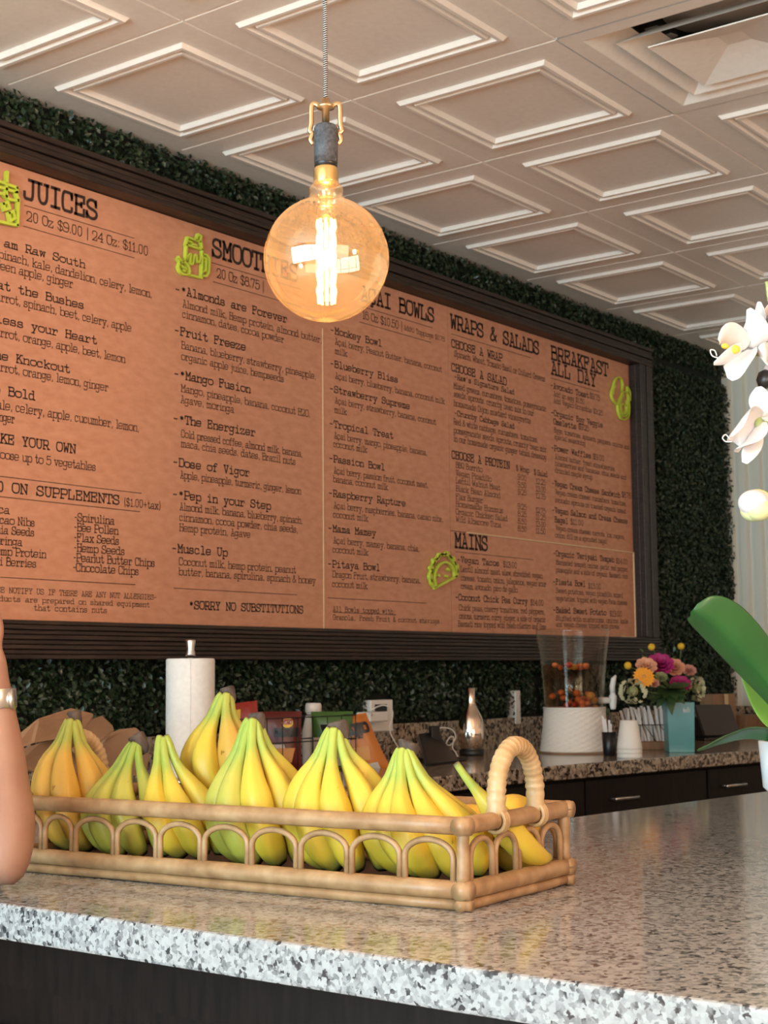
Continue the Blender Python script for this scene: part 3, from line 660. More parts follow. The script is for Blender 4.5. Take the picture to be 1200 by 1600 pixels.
m2 = N(cm_, 'ShaderNodeMath', operation='MULTIPLY'); m2.inputs[1].default_value = 2.4; L(cm_, ph, 0, m2, 0); L(cm_, m2, 0, m1, 2)
m3 = N(cm_, 'ShaderNodeMath', operation='FRACT'); L(cm_, m1, 0, m3, 0); rr_ = ramp(cm_, [(.0, (.012, .012, .012)), (.58, (.50, .47, .44))], 'CONSTANT'); L(cm_, m3, 0, rr_, 0); L(cm_, rr_, 0, BS(cm_), 'Base Color')
top = Vector((BC.x, BC.y, CEIL)); MB().tube([BC+Vector((0, 0, zp(147))), BC+Vector((0, 0, .5)), top], .0023, 16).build('cord', cm_, pend, True)
MB().lathe([(.055, CEIL-.022-BC.z), (.06, CEIL-.018-BC.z), (.06, CEIL-BC.z-.0005)], BC, 32).build('ceiling_rose', M['brass'], pend, True)
# ------------------------------------------------------------------ rattan tray
P0 = Vector((1.439, .9741, CT)); TU = Vector((-.0594, .99824, 0)); TV = Vector((.99824, .0594, 0)); TL, TW, TH = .745, .272, .104
def tp(s, t, z): return P0+TU*s+TV*t+Vector((0, 0, z))
tray = thing('rattan_tray', 'long rattan tray with arched sides and two wrapped handles on the granite counter', 'tray', tp(TL/2, TW/2, 0))
def rod(a, b, r, name, n=14, m='rattan'):
    pts = [Vector(a).lerp(Vector(b), i/8)+Vector((random.uniform(-1, 1), random.uniform(-1, 1), random.uniform(-1, 1)))*.0005*(0 < i < 8) for i in range(9)]
    return MB().tube(pts, [r*(1+random.uniform(-.03, .03)) for _ in pts], n).build(name, M[m], tray, True)
cs = [(0, 0), (TL, 0), (TL, TW), (0, TW)]
for (a, b) in zip(cs, cs[1:]+cs[:1]):
    d = Vector((b[0]-a[0], b[1]-a[1])).normalized()
    for z, r, nm, off in ((.0065, .0065, 'base_rail', -.002), (.0225, .0105, 'lower_rail', .0), (TH-.0105, .0105, 'top_rail', .0)):
        nrm = Vector((d.y, -d.x))*1; q = Vector((TL/2, TW/2)); mid = (Vector(a)+Vector(b))/2; o_ = (mid-q).normalized()*(-(.0105))
        e = .0105; rod(tp(a[0]+o_.x+d.x*0-(0), a[1]+o_.y, z)-(TU*d.x+TV*d.y)*0, tp(b[0]+o_.x, b[1]+o_.y, z), r, nm)
for s, t in ((.0115, .0115), (TL-.0115, .0115), (TL-.0115, TW-.0115), (.0115, TW-.0115)): rod(tp(s, t, .030), tp(s, t, TH-.016), .0075, 'corner_post')
def arch(f0, f1, fixed, axis):
    pts = []; mid = (f0+f1)/2; hw_ = (f1-f0)/2-.0036
    for i in range(17):
        a = PI*i/16; x = mid-hw_*math.cos(a)*1.0; z = .057+.020*math.sin(a)+.0*i
        pts.append((x, z))
    pts = [(mid-hw_, .030)]+pts+[(mid+hw_, .030)]
    P = [tp(x, fixed, z) if axis == 'u' else tp(fixed, x, z) for x, z in pts]
    MB().tube(P, .0038, 10).build('arch', M['rattan'], tray, True)
AB = [.020, .092, .166, .241, .316, .392, .466, .541, .616, .674, .726]
for a, b in zip(AB, AB[1:]): arch(a, b, .0105, 'u'); arch(a, b, TW-.0105, 'u')
AS = [.022, .079, .136, .193, .250]
for a, b in zip(AS, AS[1:]): arch(a, b, .0105, 'v'); arch(a, b, TL-.0105, 'v')
mb = MB(); mb.add([tp(.012, .012, .008), tp(TL-.012, .012, .008), tp(TL-.012, TW-.012, .008), tp(.012, TW-.012, .008), tp(.012, .012, .014), tp(TL-.012, .012, .014), tp(TL-.012, TW-.012, .014), tp(.012, TW-.012, .014)], [(0, 3, 2, 1), (4, 5, 6, 7), (0, 1, 5, 4), (1, 2, 6, 5), (2, 3, 7, 6), (3, 0, 4, 7)])
mb.build('tray_floor', M['darkwood'], tray)
for s in (.0105, TL-.0105):
    c0 = TW/2; hw_ = .048; pts = []
    for i in range(60):
        a = PI*i/59; pts.append(tp(s, c0-hw_*math.cos(a)*(1 if abs(math.cos(a)) < .9 else 1), TH-.006+.022+.058*math.sin(a)))
    pts = [tp(s, c0-hw_, TH-.006+z) for z in (0, .006, .012, .018)]+pts+[tp(s, c0+hw_, TH-.006+z) for z in (.018, .012, .006, 0)]
    rs = [.0112+.0009*math.sin(i*2.1)+random.uniform(-.0003, .0003) for i in range(len(pts))]
    hd = MB().tube(pts, rs, 14).build('handle', M['wrap'], tray, True)
    for t in (c0-hw_, c0+hw_):
        lp = [tp(s+.0135*math.cos(a), t+dx, TH-.0105+.0135*math.sin(a)) for dx in (0,) for a in np.linspace(0, 2*PI, 20)[:-1]]
        mb = MB()
        for q in (-.0045, 0, .0045): mb.tube([p+TV*q for p in lp], .0026, 6, closed=True)
        mb.build('binding', M['wrap'], hd, True)
# ------------------------------------------------------------------ bananas
VH = Vector((RV.y*-1, RV.x, 0)).normalized(); DC = Vector((-math.sin(YAW), -math.cos(YAW), 0)); RH = Vector((math.cos(YAW), -math.sin(YAW), 0))
def banana(parent, C0, az, H, bul, m, top=(0, 0), r=.0195, n=22, zlow=0., neck=.30, name='banana', drift=.045):
    d = DC*math.cos(az)+RH*math.sin(az); lean = RH*top[0]+DC*top[1]
    K = [(.004, 1.0), (.009, .955), (.40*bul, 1-neck*.58), (.74*bul, 1-neck-.02), (.93*bul, min(.50, 1-neck-.17)), (1.0*bul, min(.36, 1-neck-.29)), (1.0*bul, .22), (.92*bul, .10), (.72*bul, .0)]
    RR = [.32, .31, .34, .66, .98, 1.03, 1.0, .90, .55]
    P = cat([(a, b) for a, b in K], n); R_ = cat([(x, 0) for x in RR], n)[:, 0]; pts = []
    for (rho, zz) in P: pts.append(C0+d*rho+lean*(max(zz, 0)**1.3)+RH*drift*(1-max(zz, 0))**2+Vector((0, 0, zlow+max(zz, 0)*H+.010*(1-zz))))
    ph = random.random()*6
    mb = MB(); mb.tube(pts, [max(.002, x*r) for x in R_], 20, prof=lambda t: 1+.055*math.cos(5*t+ph)+.012*math.cos(10*t+2*ph))
    return mb.build(name, M[m], parent, True)
def crown(parent, p, w, h, tilt):
    mb = MB(); Q = Matrix.Rotation(tilt, 3, DC)
    mb.lathe([(.35, -.95), (.70, -.6), (.85, -.2), (.95, .2), (1.0, .52), (.80, .66), (.3, .62)], (0, 0, 0), 14, wob=lambda i, a: 1+.16*math.sin(3*a+i)+random.uniform(-.07, .07))
    w *= .82; h *= .95; mb.v = [tuple(Vector(p)+Q @ Vector((RH*(x*w)+DC*(y*w*.7)+Vector((0, 0, z*h))))) for x, y, z in mb.v]
    return mb.build('crown', M['crown'], parent, True)
def bunch(label, px_, py_, t, zlow, azs, bul, m, lean=(0, 0), r=.0195, neck=.30, cw=.012, ch=.018, ct=.3, coff=(.006, .004), dep=None, ms=None):
    best = min((abs(prj(tp(s, t, .15))[0]-px_), s) for s in np.linspace(-.05, .8, 300))[1]
    c = tp(best, t, 0); dpt = prj(c+Vector((0, 0, .15)))[2]; tipz = at_d(px_, py_, dpt).z
    C0 = c-RH*lean[0]-DC*lean[1]; C0.z = CT+.017+zlow; H = tipz-C0.z
    b = thing('banana_bunch', label, 'bananas', (c.x, c.y, CT+.016+zlow), 'bananas in the rattan tray')
    for i, az in enumerate(azs):
        banana(b, C0, math.radians(az), H*(1 if i % 2 == 0 else .985), bul*random.uniform(.86, 1.12), (ms[i] if ms else m), lean, r*random.uniform(.94, 1.04), neck=min(.43, neck+random.uniform(-.05, .05)))
    crown(b, Vector((c.x, c.y, tipz))+RH*coff[0]*.55+Vector((0, 0, coff[1]-.002)), cw, ch, ct); return b
def prj(X):
    q = AX @ (np.array(X)-CP); return 600+F*q[0]/q[2], 800+F*q[1]/q[2], q[2]
bunch('ripe golden banana bunch at the far end by the arm', 113, 1125, .100, 0, (-88, -48, -8, 38, 80), .054, 'ban_o', (.006, 0), .0185, .34, ct=.2, coff=(.008, .004))
bunch('greenish banana bunch leaning left with a grey crown', 212, 1162, .10, 0, (-80, -42, -5, 40), .056, 'ban_g', (.026, 0), .0185, .38, ct=.5, coff=(.010, .004), cw=.014, ch=.020)
bunch('small three-finger banana bunch with a bare green top', 255, 1152, .105, 0, (-30, 8, 58), .050, 'ban_y', (-.010, 0), .0190, .40, cw=.009, ch=.012, coff=(.002, -.004))
bunch('tallest banana bunch standing behind the others', 352, 1085, .205, .052, (-72, -28, 20, 75), .048, 'ban_y', (.022, 0), .0195, .34, cw=.012, ch=.018, coff=(.009, .002), ms=('ban_y', 'ban_y', 'ban_o', 'ban_o'))
bunch('four-finger banana bunch with pale green necks left of the middle', 396, 1125, .10, 0, (-78, -40, 2, 48, 100), .056, 'ban_g', (.010, 0), .0200, .40, ct=.1, coff=(.012, -.002), cw=.012, ch=.022, ms=('ban_g', 'ban_g', 'ban_y', 'ban_y', 'ban_y'))
bunch('bright yellow banana bunch with a dark grey crown right of the middle', 524, 1140, .105, 0, (-84, -46, -6, 44, 95), .058, 'ban_y', (.012, 0), .0205, .34, ct=.25, coff=(.012, .001), cw=.015, ch=.019)
bunch('nearest banana bunch with fanned green necks and a big grey crown', 632, 1172, .105, 0, (-84, -52, -24, 12, 48, 88), .056, 'ban_y', (-.008, 0), .0190, .44, ct=-.35, coff=(.008, .002), cw=.016, ch=.017)
# a loose banana lying right of the nearest bunch, and two mangoes behind the handle
def loose(label, name, P, R_, m):
    mb = MB(); pts = [Vector(p) for p in cat(P, 24)]; rr = cat([(x, 0) for x in R_], 24)[:, 0]; mb.tube(pts, [max(.0015, x) for x in rr], 18, prof=lambda t: 1+.04*math.cos(5*t))
    o = mb.build(name, M[m], None, True); return tag(o, label, 'banana', 'bananas in the rattan tray')
loose('loose single banana with its stem sticking up beside the nearest bunch', 'banana', [at_d(712, 1192, 1.83), at_d(728, 1215, 1.83), at_d(748, 1240, 1.83), at_d(775, 1275, 1.83), at_d(812, 1318, 1.84), at_d(842, 1338, 1.86), at_d(862, 1340, 1.88)], [.0040, .0048, .0075, .0165, .0175, .0115, .003], 'ban_y')
def mango(label, c, r, sc):
    o = MB().sphere(c, r, 14, sc).build('mango', M['mango'], None, True); return tag(o, label, 'mango', 'mangoes in the tray')
M['mango'] = noise_mat('mango_skin', [(.3, (.80, .46, .045)), (.7, (.88, .58, .08))], 30, rough=.4)
mango('yellow mango seen through the tray handle', tp(.050, .200, .080), .034, (1.0, 1.0, 1.03))
mango('yellow mango tucked behind the nearest banana bunch', tp(.118, .212, .066), .033, (1.0, 1.15, 1.0))
mango('lowest yellow mango lying on the tray floor under the handle', tp(.062, .228, .040), .026, (1.2, 1.0, 1.0))
# ------------------------------------------------------------------ person leaning on the counter
def skin_mesh(name, nodes, edges, m, parent=None, sub=2):
    me = bpy.data.meshes.new(name); me.from_pydata([n[0] for n in nodes], edges, []); o = link(name, me, m, parent)
    md = o.modifiers.new('skin', 'SKIN'); md.use_smooth_shade = True
    for i, (_, r) in enumerate(nodes):
        q = me.skin_vertices[0].data[i]; q.radius = r if isinstance(r, tuple) else (r, r); q.use_root = (i == 0)
    s_ = o.modifiers.new('sub', 'SUBSURF'); s_.levels = s_.render_levels = sub; return o
E_ = at_d(2, 1362, 1.905); E_.z = CT+.034
Wr = at_d(-12, 1088, 1.93)
per = thing('person', 'person leaning on the counter with a bent bare forearm and a metal wristwatch', 'person', (.82, 1.95, 0))
per.location = (.80, 1.92, 0)
nodes = [((.80, 1.98, .92), (.15, .12)), ((.86, 1.97, 1.10), (.145, .11)), ((.92, 1.95, 1.30), (.16, .105)), ((.95, 1.93, 1.41), (.065, .065)), ((.97, 1.915, 1.46), .058), ((1.00, 1.90, 1.525), (.092, .098)), ((1.005, 1.895, 1.60), (.112, .122)), ((1.00, 1.895, 1.68), (.098, .108))]
edges = [(i, i+1) for i in range(7)]
def chain(start, pts):
    k = start
    for p in pts: nodes.append(p); edges.append((k, len(nodes)-1)); k = len(nodes)-1
    return k
sh = Vector((.98, 1.80, 1.325))
fore = Wr-E_
chain(2, [(tuple(sh), .058), (tuple(sh.lerp(E_, .5)), .046), (tuple(sh.lerp(E_, .9)), .041)])
k = len(nodes)-1
k = chain(k, [(tuple(E_+RH*.008-Vector((0, 0, .010))), .052), (tuple(E_+fore*.20+RH*.004), .0500), (tuple(E_+fore*.42-RH*.003), .0465), (tuple(E_+fore*.68), .0400), (tuple(E_+fore*.90), .0300), (tuple(Wr), .0275)])
hnd = Wr+Vector((-.012, .004, .055))-RH*.010
kh = chain(k, [(tuple(hnd), (.020, .036))])
for i in range(4):
    b = hnd+Vector((0, 0, .030))+RH*(.027-.018*i)-DC*.004; a2 = b+Vector((0, 0, .034))-RH*.012; a3 = a2+Vector((0, 0, .018))-RH*.026
    chain(kh, [(tuple(b), .0105), (tuple(a2), .0090), (tuple(a3), .0078)])
chain(kh, [(tuple(hnd+Vector((0, 0, .005))-RH*.040+DC*.012), .0115), (tuple(hnd+Vector((0, 0, .040))-RH*.062+DC*.014), .0090)])
sl = Vector((.86, 2.12, 1.31)); chain(2, [(tuple(sl), .058), ((.90, 2.20, 1.12), .045), ((.98, 2.16, .975), .038), ((1.12, 2.06, .965), .034), ((1.22, 2.00, .955), .025), ((1.29, 1.96, .945), (.033, .017))])
kl = len(nodes)-1
for i in range(4):
    b = Vector((1.325, 1.965-.017*i+.02, .942)); chain(kl, [(tuple(b), .010), (tuple(b+Vector((.030, -.006, -.004))), .0088), (tuple(b+Vector((.052, -.012, -.012))), .0078)])
for dy in (-.09, .09): chain(0, [((.80, 1.98+dy, .80), .095), ((.80, 1.98+dy, .48), .062), ((.79, 1.98+dy, .10), .042), ((.87, 1.96+dy, .05), .036)])
chain(6, [((1.088, 1.880, 1.580), .026), ((1.112, 1.876, 1.562), .014)])
body = skin_mesh('body', nodes, edges, M['skin'], per)
bpy.context.view_layer.update(); bev = body.evaluated_get(bpy.context.evaluated_depsgraph_get())
FD = Vector((.985, -.17, 0)); FS = Vector((.17, .985, 0))
def onface(side, z):                                     # a point on the face, found on the finished surface
    o0 = Vector((1.005, 1.895, z))+FS*side+FD*.4; ok, loc, nr, ix = bev.ray_cast(body.matrix_world.inverted() @ o0, -FD)
    return body.matrix_world @ loc if ok else o0-FD*.33
for sd in (-.030, .030):
    q = onface(sd, 1.602); e_ = MB().sphere(q-FD*.006, .0115, 10).build('eye', M['white'], per, True); MB().sphere(q+FD*.0025, .0045, 8).build('iris', M['hair'], e_, True)
    q = onface(sd, 1.624); MB().tube([q-FS*.015, q+Vector((0, 0, .003)), q+FS*.015], .0028, 6).build('eyebrow', M['hair'], per, True)
q = onface(0, 1.535); MB().sphere(q-FD*.004, .021, 10, (.35, 1, .32)).build('mouth', M['lipstick'], per, True)
shn = [((.80, 1.98, .80), (.20, .165)), ((.82, 1.98, .95), (.195, .16)), ((.86, 1.97, 1.10), (.19, .15)), ((.92, 1.95, 1.31), (.185, .125)), ((.945, 1.935, 1.40), (.075, .07)), (tuple(sh), .080), (tuple(sh.lerp(E_, .40)), .064), (tuple(sl), .080), ((.89, 2.18, 1.17), .060)]
skin_mesh('shirt', shn, [(0, 1), (1, 2), (2, 3), (3, 4), (3, 5), (5, 6), (3, 7), (7, 8)], M['shirt'], per)
M['denim'] = mat('dark_denim', (.025, .03, .045), .9)
skin_mesh('trousers', [((.80, 1.98, .90), (.16, .13)), ((.80, 1.89, .78), .108), ((.80, 1.89, .46), .078), ((.79, 1.89, .09), .062), ((.80, 2.07, .78), .108), ((.80, 2.07, .46), .078), ((.79, 2.07, .09), .062)], [(0, 1), (1, 2), (2, 3), (0, 4), (4, 5), (5, 6)], M['denim'], per)
hm = MB(); hm.sphere((.965, 1.902, 1.640), .108, 14, (.92, .95, 1.05)); hm.build('hair', M['hair'], per, True)
fa = fore.normalized(); qx = fa.cross(DC).normalized(); qy = fa.cross(qx)
MW = Matrix((qx, qy, fa)).transposed()
wt = MB(); wc = Wr-fa*.004
wt.lathe([(.0275, -.012), (.0298, -.012), (.0303, 0), (.0298, .012), (.0275, .012), (.0275, -.012)], wc, 40, MW, cap=False)
w1 = wt.build('watch_strap', M['steel'], per, True, bevel=.0005)
MB().lathe([(.004, -.003), (.0125, -.003), (.0135, 0), (.0125, .003), (.001, .0035)], wc+RH*.027+DC*.008, 28, Matrix((fa, RH.cross(fa).normalized(), (RH*.93+DC*.36).normalized())).transposed()).build('watch_case', M['steel'], w1, True)
# ------------------------------------------------------------------ things on the back counter
def base_at(px_, y): p = at_y(px_, 1180, y); return Vector((p.x, p.y, CT))
def pxm(p): return (Vector(p)-Vector(CP)).dot(-KV)/F              # metres per pixel there
# paper towel roll on its holder
c = base_at(297, 2.72); k = pxm(c); R1 = 38*k; zt_ = at_y(297, 1029, c.y).z
t = thing('paper_towel_holder', 'upright white paper towel roll on a steel holder in front of the hedge', 'paper towel', c)
MB().lathe([(.07, 0), (.075, .004), (.07, .012), (.01, .014)], c, 36).build('base', M['steel'], t, True)
MB().lathe([(.020, .0145), (R1-.002, .0145), (R1, .018), (R1+.0006, zt_-CT-.004), (R1-.002, zt_-CT), (.021, zt_-CT)], c, 48, cap=False, wob=lambda i, a: 1+.004*math.sin(2*a)).build('towel_roll', M['towel'], t, True)
q = c+DC*(R1+.0005)+RH*.008; tb = MB(); tb.tube([q+Vector((0, 0, .02)), q+Vector((0, 0, zt_-CT-.002))], .0012, 6); tb.build('loose_edge', M['towel'], t, True)
MB().lathe([(.006, .012), (.006, zt_-CT), (.006, zt_-CT+.004), (.013, zt_-CT+.006), (.012, zt_-CT+.014), (.0095, zt_-CT+.022), (.013, zt_-CT+.044), (.012, zt_-CT+.047), (.002, zt_-CT+.048)], c, 24).build('rod', M['steel'], t, True)
# kraft paper bags lying in a fan
def bagslab(label, name, pl, th, m, catg, grp):
    P = [Vector(p) for p in pl]; nn = (P[1]-P[0]).cross(P[2]-P[1]).normalized(); n = len(P)
    pr = cat([tuple(p) for p in P+[P[0]]], 40)[:-1] if False else P
    mb = MB(); n = len(pr); mb.add([p-nn*th/2 for p in pr]+[p+nn*th/2 for p in pr], [tuple(range(n-1, -1, -1)), tuple(range(n, 2*n))]+[(i, (i+1) % n, n+(i+1) % n, n+i) for i in range(n)])
    o = mb.build(name, M[m], None, bevel=th*.3); return tag(o, label, catg, grp)
def poly_d(pl, y): return [at_y(a, b, y+dy) for a, b, dy in pl]
bg = 'kraft paper bags on the back counter'
bagslab('largest brown paper bag lying across the top of the pile', 'paper_bag', poly_d([(28, 1150, 0), (60, 1124, 0), (112, 1107, .05), (145, 1115, .06), (143, 1124, .06), (128, 1142, .03), (90, 1154, 0), (52, 1160, -.02), (25, 1170, -.03)], 2.62), .006, 'kraftpaper', 'paper bag', bg)
bagslab('brown paper bag peeking out right of the top bag', 'paper_bag', poly_d([(100, 1160, 0), (128, 1143, .0), (147, 1124, .02), (160, 1120, .03), (176, 1135, .03), (178, 1140, .03), (150, 1165, 0), (120, 1180, -.02)], 2.66), .006, 'kraftpaper', 'paper bag', bg)
bagslab('lower brown paper bag sloping towards the wooden handle', 'paper_bag', poly_d([(20, 1200, -.02), (30, 1172, 0), (60, 1162, 0), (95, 1156, 0), (125, 1150, .02), (150, 1168, .02), (160, 1200, .0), (100, 1215, -.02)], 2.70), .008, 'kraftpaper', 'paper bag', bg)
bagslab('brown paper bag with a creased corner nearest the towel roll', 'paper_bag', poly_d([(158, 1160, 0), (165, 1150, 0), (188, 1140, .02), (212, 1137, .03), (225, 1150, .03), (232, 1180, .02), (225, 1212, 0), (170, 1212, 0)], 2.76), .010, 'kraftpaper', 'paper bag', bg)
# snack bags in a wire basket
def chip(label, x0, x1, y0, y1, yy, mA, parts, tilt=0, tp_=0, name='snack_bag', grp='snack bags by the wire basket', zb=None):
    cx = (x0+x1)/2; c = at_y(cx, (y0+y1)/2, yy); kk = pxm(c); w = (x1-x0)*kk; h_ = (y1-y0)*kk
    nx, nz = 14, 16; rt = RH; up = Vector((0, 0, 1)); fw = DC
    vs = []; fs = []
    for sgn in (1, -1):
        for j in range(nz+1):
            for i in range(nx+1):
                a = i/nx*2-1; b = j/nz*2-1; e = max(0, (1-a**4)*(1-b**4)); bl = .022*e**.8+.0015*math.sin(9*a+4*b*sgn)*e
                xx = a*w/2*(1-.05*(1-b*b))*(1-tp_*(b+1)/2); zz = b*h_/2; ct_, st_ = math.cos(tilt), math.sin(tilt)
                vs.append(c+rt*(xx*ct_-zz*st_)+up*(xx*st_+zz*ct_)+fw*(bl*sgn+(.0006*sgn)))
    m_ = (nx+1)*(nz+1)
    for s_ in range(2):
        for j in range(nz):
            for i in range(nx):
                a = s_*m_+j*(nx+1)+i; q = (a, a+1, a+nx+2, a+nx+1); fs.append(q if s_ == 0 else q[::-1])
    o = MB().add(vs, fs).build(name, M[mA], None, True); tag(o, label, 'snack bag', grp)
    def P(a, b, lift=.0016):
        e = max(0, (1-a**4)*(1-b**4)); ct_, st_ = math.cos(tilt), math.sin(tilt); xx = a*w/2*(1-.05*(1-b*b))*(1-tp_*(b+1)/2); zz = b*h_/2
        return c+rt*(xx*ct_-zz*st_)+up*(xx*st_+zz*ct_)+fw*(.022*e**.8+.0022+lift)
    for nm, mm, pts in parts(P): 
        mb = MB()
        for pl in pts: mb.add(pl, [tuple(range(len(pl)))])
        mb.build(nm, M[mm], o)
    return o
def patch(P, a0, a1, b0, b1, n=6, sk=0):
    out = []
    for i in range(n):
        for j in range(n):
            A = [a0+(a1-a0)*(i+u)/n for u in (0, 1)]; B = [b0+(b1-b0)*(j+u)/n for u in (0, 1)]; out.append([P(A[0]+sk*B[0], B[0]), P(A[1]+sk*B[0], B[0]), P(A[1]+sk*B[1], B[1]), P(A[0]+sk*B[1], B[1])])
    return out
def disc(P, a, b, ra, rb, lift=.0022, n=20): return [[P(a+ra*math.cos(2*PI*k/n), b+rb*math.sin(2*PI*k/n), lift) for k in range(n)]]
def word(P, text, a0, a1, b0, H, hw):
    tmp = MB(); tot = len(text)-.12; out = []
    for q, ch in enumerate(text):
        for st in GP.get(ch, []):
            m_ = MB(); stroke(m_, [(a0+(a1-a0)*(q+u/8*.82)/tot, b0+v/9*H) for u, v in st], hw, 0)
            for f in m_.f: out.append([P(m_.v[i][0], m_.v[i][2], .003) for i in f])
    return out
M['bagred'] = mat('snack_red', (.11, .012, .008), .3); M['baggreen'] = mat('snack_green', (.06, .15, .03), .3); M['bagorange'] = mat('snack_orange', (.50, .15, .02), .32); M['bagwhite'] = mat('snack_white', (.50, .44, .37), .35)
M['bagyellow'] = mat('snack_yellow', (.85, .55, .06), .35); M['chip'] = mat('snack_chip', (.60, .27, .07), .5); M['badge'] = mat('badge_red', (.34, .03, .02), .35)
wy = 2.74
chip('dark red snack bag with a round red and yellow badge', 398, 472, 1112, 1202, wy, 'bagred', lambda P: [('badge', 'bagyellow', disc(P, .42, .62, .24, .18)), ('badge_band', 'badge', patch(lambda a, b: P(a, b, .0030), .22, .62, .56, .74, 4)), ('badge_lettering', 'bagwhite', word(P, "Lay's", .26, .60, .60, .10, .012)), ('lettering', 'black', word(P, 'BAKED', -.12, .92, .18, .22, .045)), ('picture', 'bagwhite', patch(P, -.5, .25, -.62, -.12, 5, -.3)), ('picture', 'chip', patch(lambda a, b: P(a, b, .0020), .05, .85, -.75, -.25, 5, .35))])
chip('green and white snack bag standing behind the wire front', 486, 552, 1112, 1200, wy+.02, 'baggreen', lambda P: [('lower_panel', 'bagwhite', patch(P, -.92, .92, -.90, .10, 6)), ('leaf_picture', 'hedge_back', patch(lambda a, b: P(a, b, .0022), -.35, .35, .15, .55, 4, -.4))])
chip('orange snack bag leaning at the right end of the wire basket', 500, 606, 1118, 1214, wy-.02, 'bagorange', lambda P: [('lettering', 'black', word(P, 'BAKED', -.85, .85, .42, .26, .055)), ('small_lettering', 'black', word(P, 'LESS FAT', -.5, .5, .24, .10, .02)), ('picture', 'bagwhite', patch(P, -.7, .7, -.86, -.62, 5)), ('picture', 'chip', patch(lambda a, b: P(a, b, .0022), -.1, .6, -.5, -.05, 5, .2))], tilt=.17, tp_=.48)
chip('red snack bag at the left with a folded top corner', 352, 408, 1098, 1200, wy+.05, 'badge', lambda P: [('panel', 'bagyellow', patch(P, -.7, -.1, .3, .8, 4, .2))], tilt=.12)
wb = thing('wire_basket', 'black wire basket holding the snack bags', 'basket', base_at(470, wy-.05))
def wp(px_, py, y): return at_y(px_, py, y)
rm = []; 
A = base_at(392, wy-.055); B = base_at(556, wy-.055); dx = (B-A); nb = 7
for z, nm in ((.150, 'rim'), (.085, 'mid_wire'), (.004, 'base_wire')):
    back = Vector((0, .13, 0)); MB().tube([A+Vector((0, 0, z)), B+Vector((0, 0, z)), B+back+Vector((0, 0, z)), A+back+Vector((0, 0, z))], .0018, 6, closed=True).build(nm, M['wire'], wb, True)
for i in range(nb+1): MB().tube([A+dx*i/nb+Vector((0, 0, .004)), A+dx*i/nb+Vector((0, 0, .150))], .0013, 6).build('upright', M['wire'], wb, True)
c = base_at(490, wy+.095); kk = pxm(c); t = thing('bottle', 'white capped bottle behind the green snack bag', 'bottle', c)
zc = at_y(490, 1114, c.y).z-CT; MB().lathe([(.03, 0), (.032, .01), (.032, zc-.05), (.024, zc-.012), (.019, zc)], c, 24).build('body', M['white'], t, True)
MB().lathe([(.021, zc), (.0235, zc+.002), (.0235, zc+.022), (.021, zc+.028), (.002, zc+.029)], c, 24).build('cap', M['white'], t, True)
# wall sockets and charger
def plate(label, x0, x1, y0, y1, y):
    a = at_y(x0, y0, y); b = at_y(x1, y1, y); o = MB().box(((a.x+b.x)/2, y+.012, (a.z+b.z)/2), (b.x-a.x, .036, a.z-b.z)).build('wall_outlet', M['white'], None, bevel=.003); tag(o, label, 'outlet'); return o
pl_ = plate('white wall outlet in a gap of the hedge above the snack bags', 577, 612, 1094, 1142, 2.945)
mb = MB(); a = at_y(600, 1106, 2.92); mb.box((a.x, 2.936, a.z), (.045, .022, .022)); mb.build('socket_face', M['black'], pl_)
plate('narrow white wall outlet near the drink dispenser', 803, 812, 1079, 1131, 2.955)
a = at_y(592, 1120, 2.88); ch = thing('charger', 'white plug-in charger with a looping white cord', 'charger', a)
MB().box((a.x, 2.905, a.z), (.095, .055, .030)).build('plug_body', M['white'], ch, bevel=.004)
cp_ = [at_y(582, 1118, 2.87), at_y(580, 1110, 2.86), at_y(598, 1102, 2.85), at_y(612, 1108, 2.84), at_y(613, 1122, 2.84), at_y(609, 1135, 2.84), at_y(612, 1150, 2.82), at_y(625, 1172, 2.8)]
MB().tube([Vector(p) for p in cat(cp_, 40)], .0022, 6).build('cord', M['white'], ch, True)
# tablet stand
c = base_at(688, 2.70); tt = thing('tablet_stand', 'black tablet terminal leaning on its stand beside the mirrored vase', 'tablet', c)
kk = pxm(c); P4 = [at_y(655, 1146, 2.72), at_y(682, 1142, 2.78), at_y(718, 1188, 2.62), at_y(668, 1192, 2.56)]
n_ = (P4[1]-P4[0]).cross(P4[2]-P4[1]).normalized(); mb = MB(); mb.add([p for p in P4]+[p+n_*.014 for p in P4], [(3, 2, 1, 0), (4, 5, 6, 7)]+[(i, (i+1) % 4, 4+(i+1) % 4, 4+i) for i in range(4)]); mb.build('screen', M['black'], tt, bevel=.003)
mb = MB(); mb.box(c+Vector((.01, .02, .005)), (.14, .12, .01), -.4); mb.box(c+Vector((.012, .03, .055)), (.03, .02, .10), -.4); mb.build('foot', M['black'], tt, bevel=.002)
cord = [at_y(675, 1142, 2.79), at_y(690, 1137, 2.78), at_y(706, 1140, 2.77), at_y(712, 1152, 2.76), at_y(704, 1164, 2.75), at_y(697, 1162, 2.75), at_y(703, 1152, 2.75), at_y(709, 1153, 2.75), at_y(707, 1168, 2.74), at_y(712, 1176, 2.73), at_y(716, 1184, 2.72)]
cord[-1].z = max(cord[-1].z, CT+.003); o = MB().tube([Vector(p) for p in cat(cord, 50)], .0020, 6).build('white_cable', M['white'], None, True); tag(o, 'thin white cable looping beside the mirrored vase', 'cable')
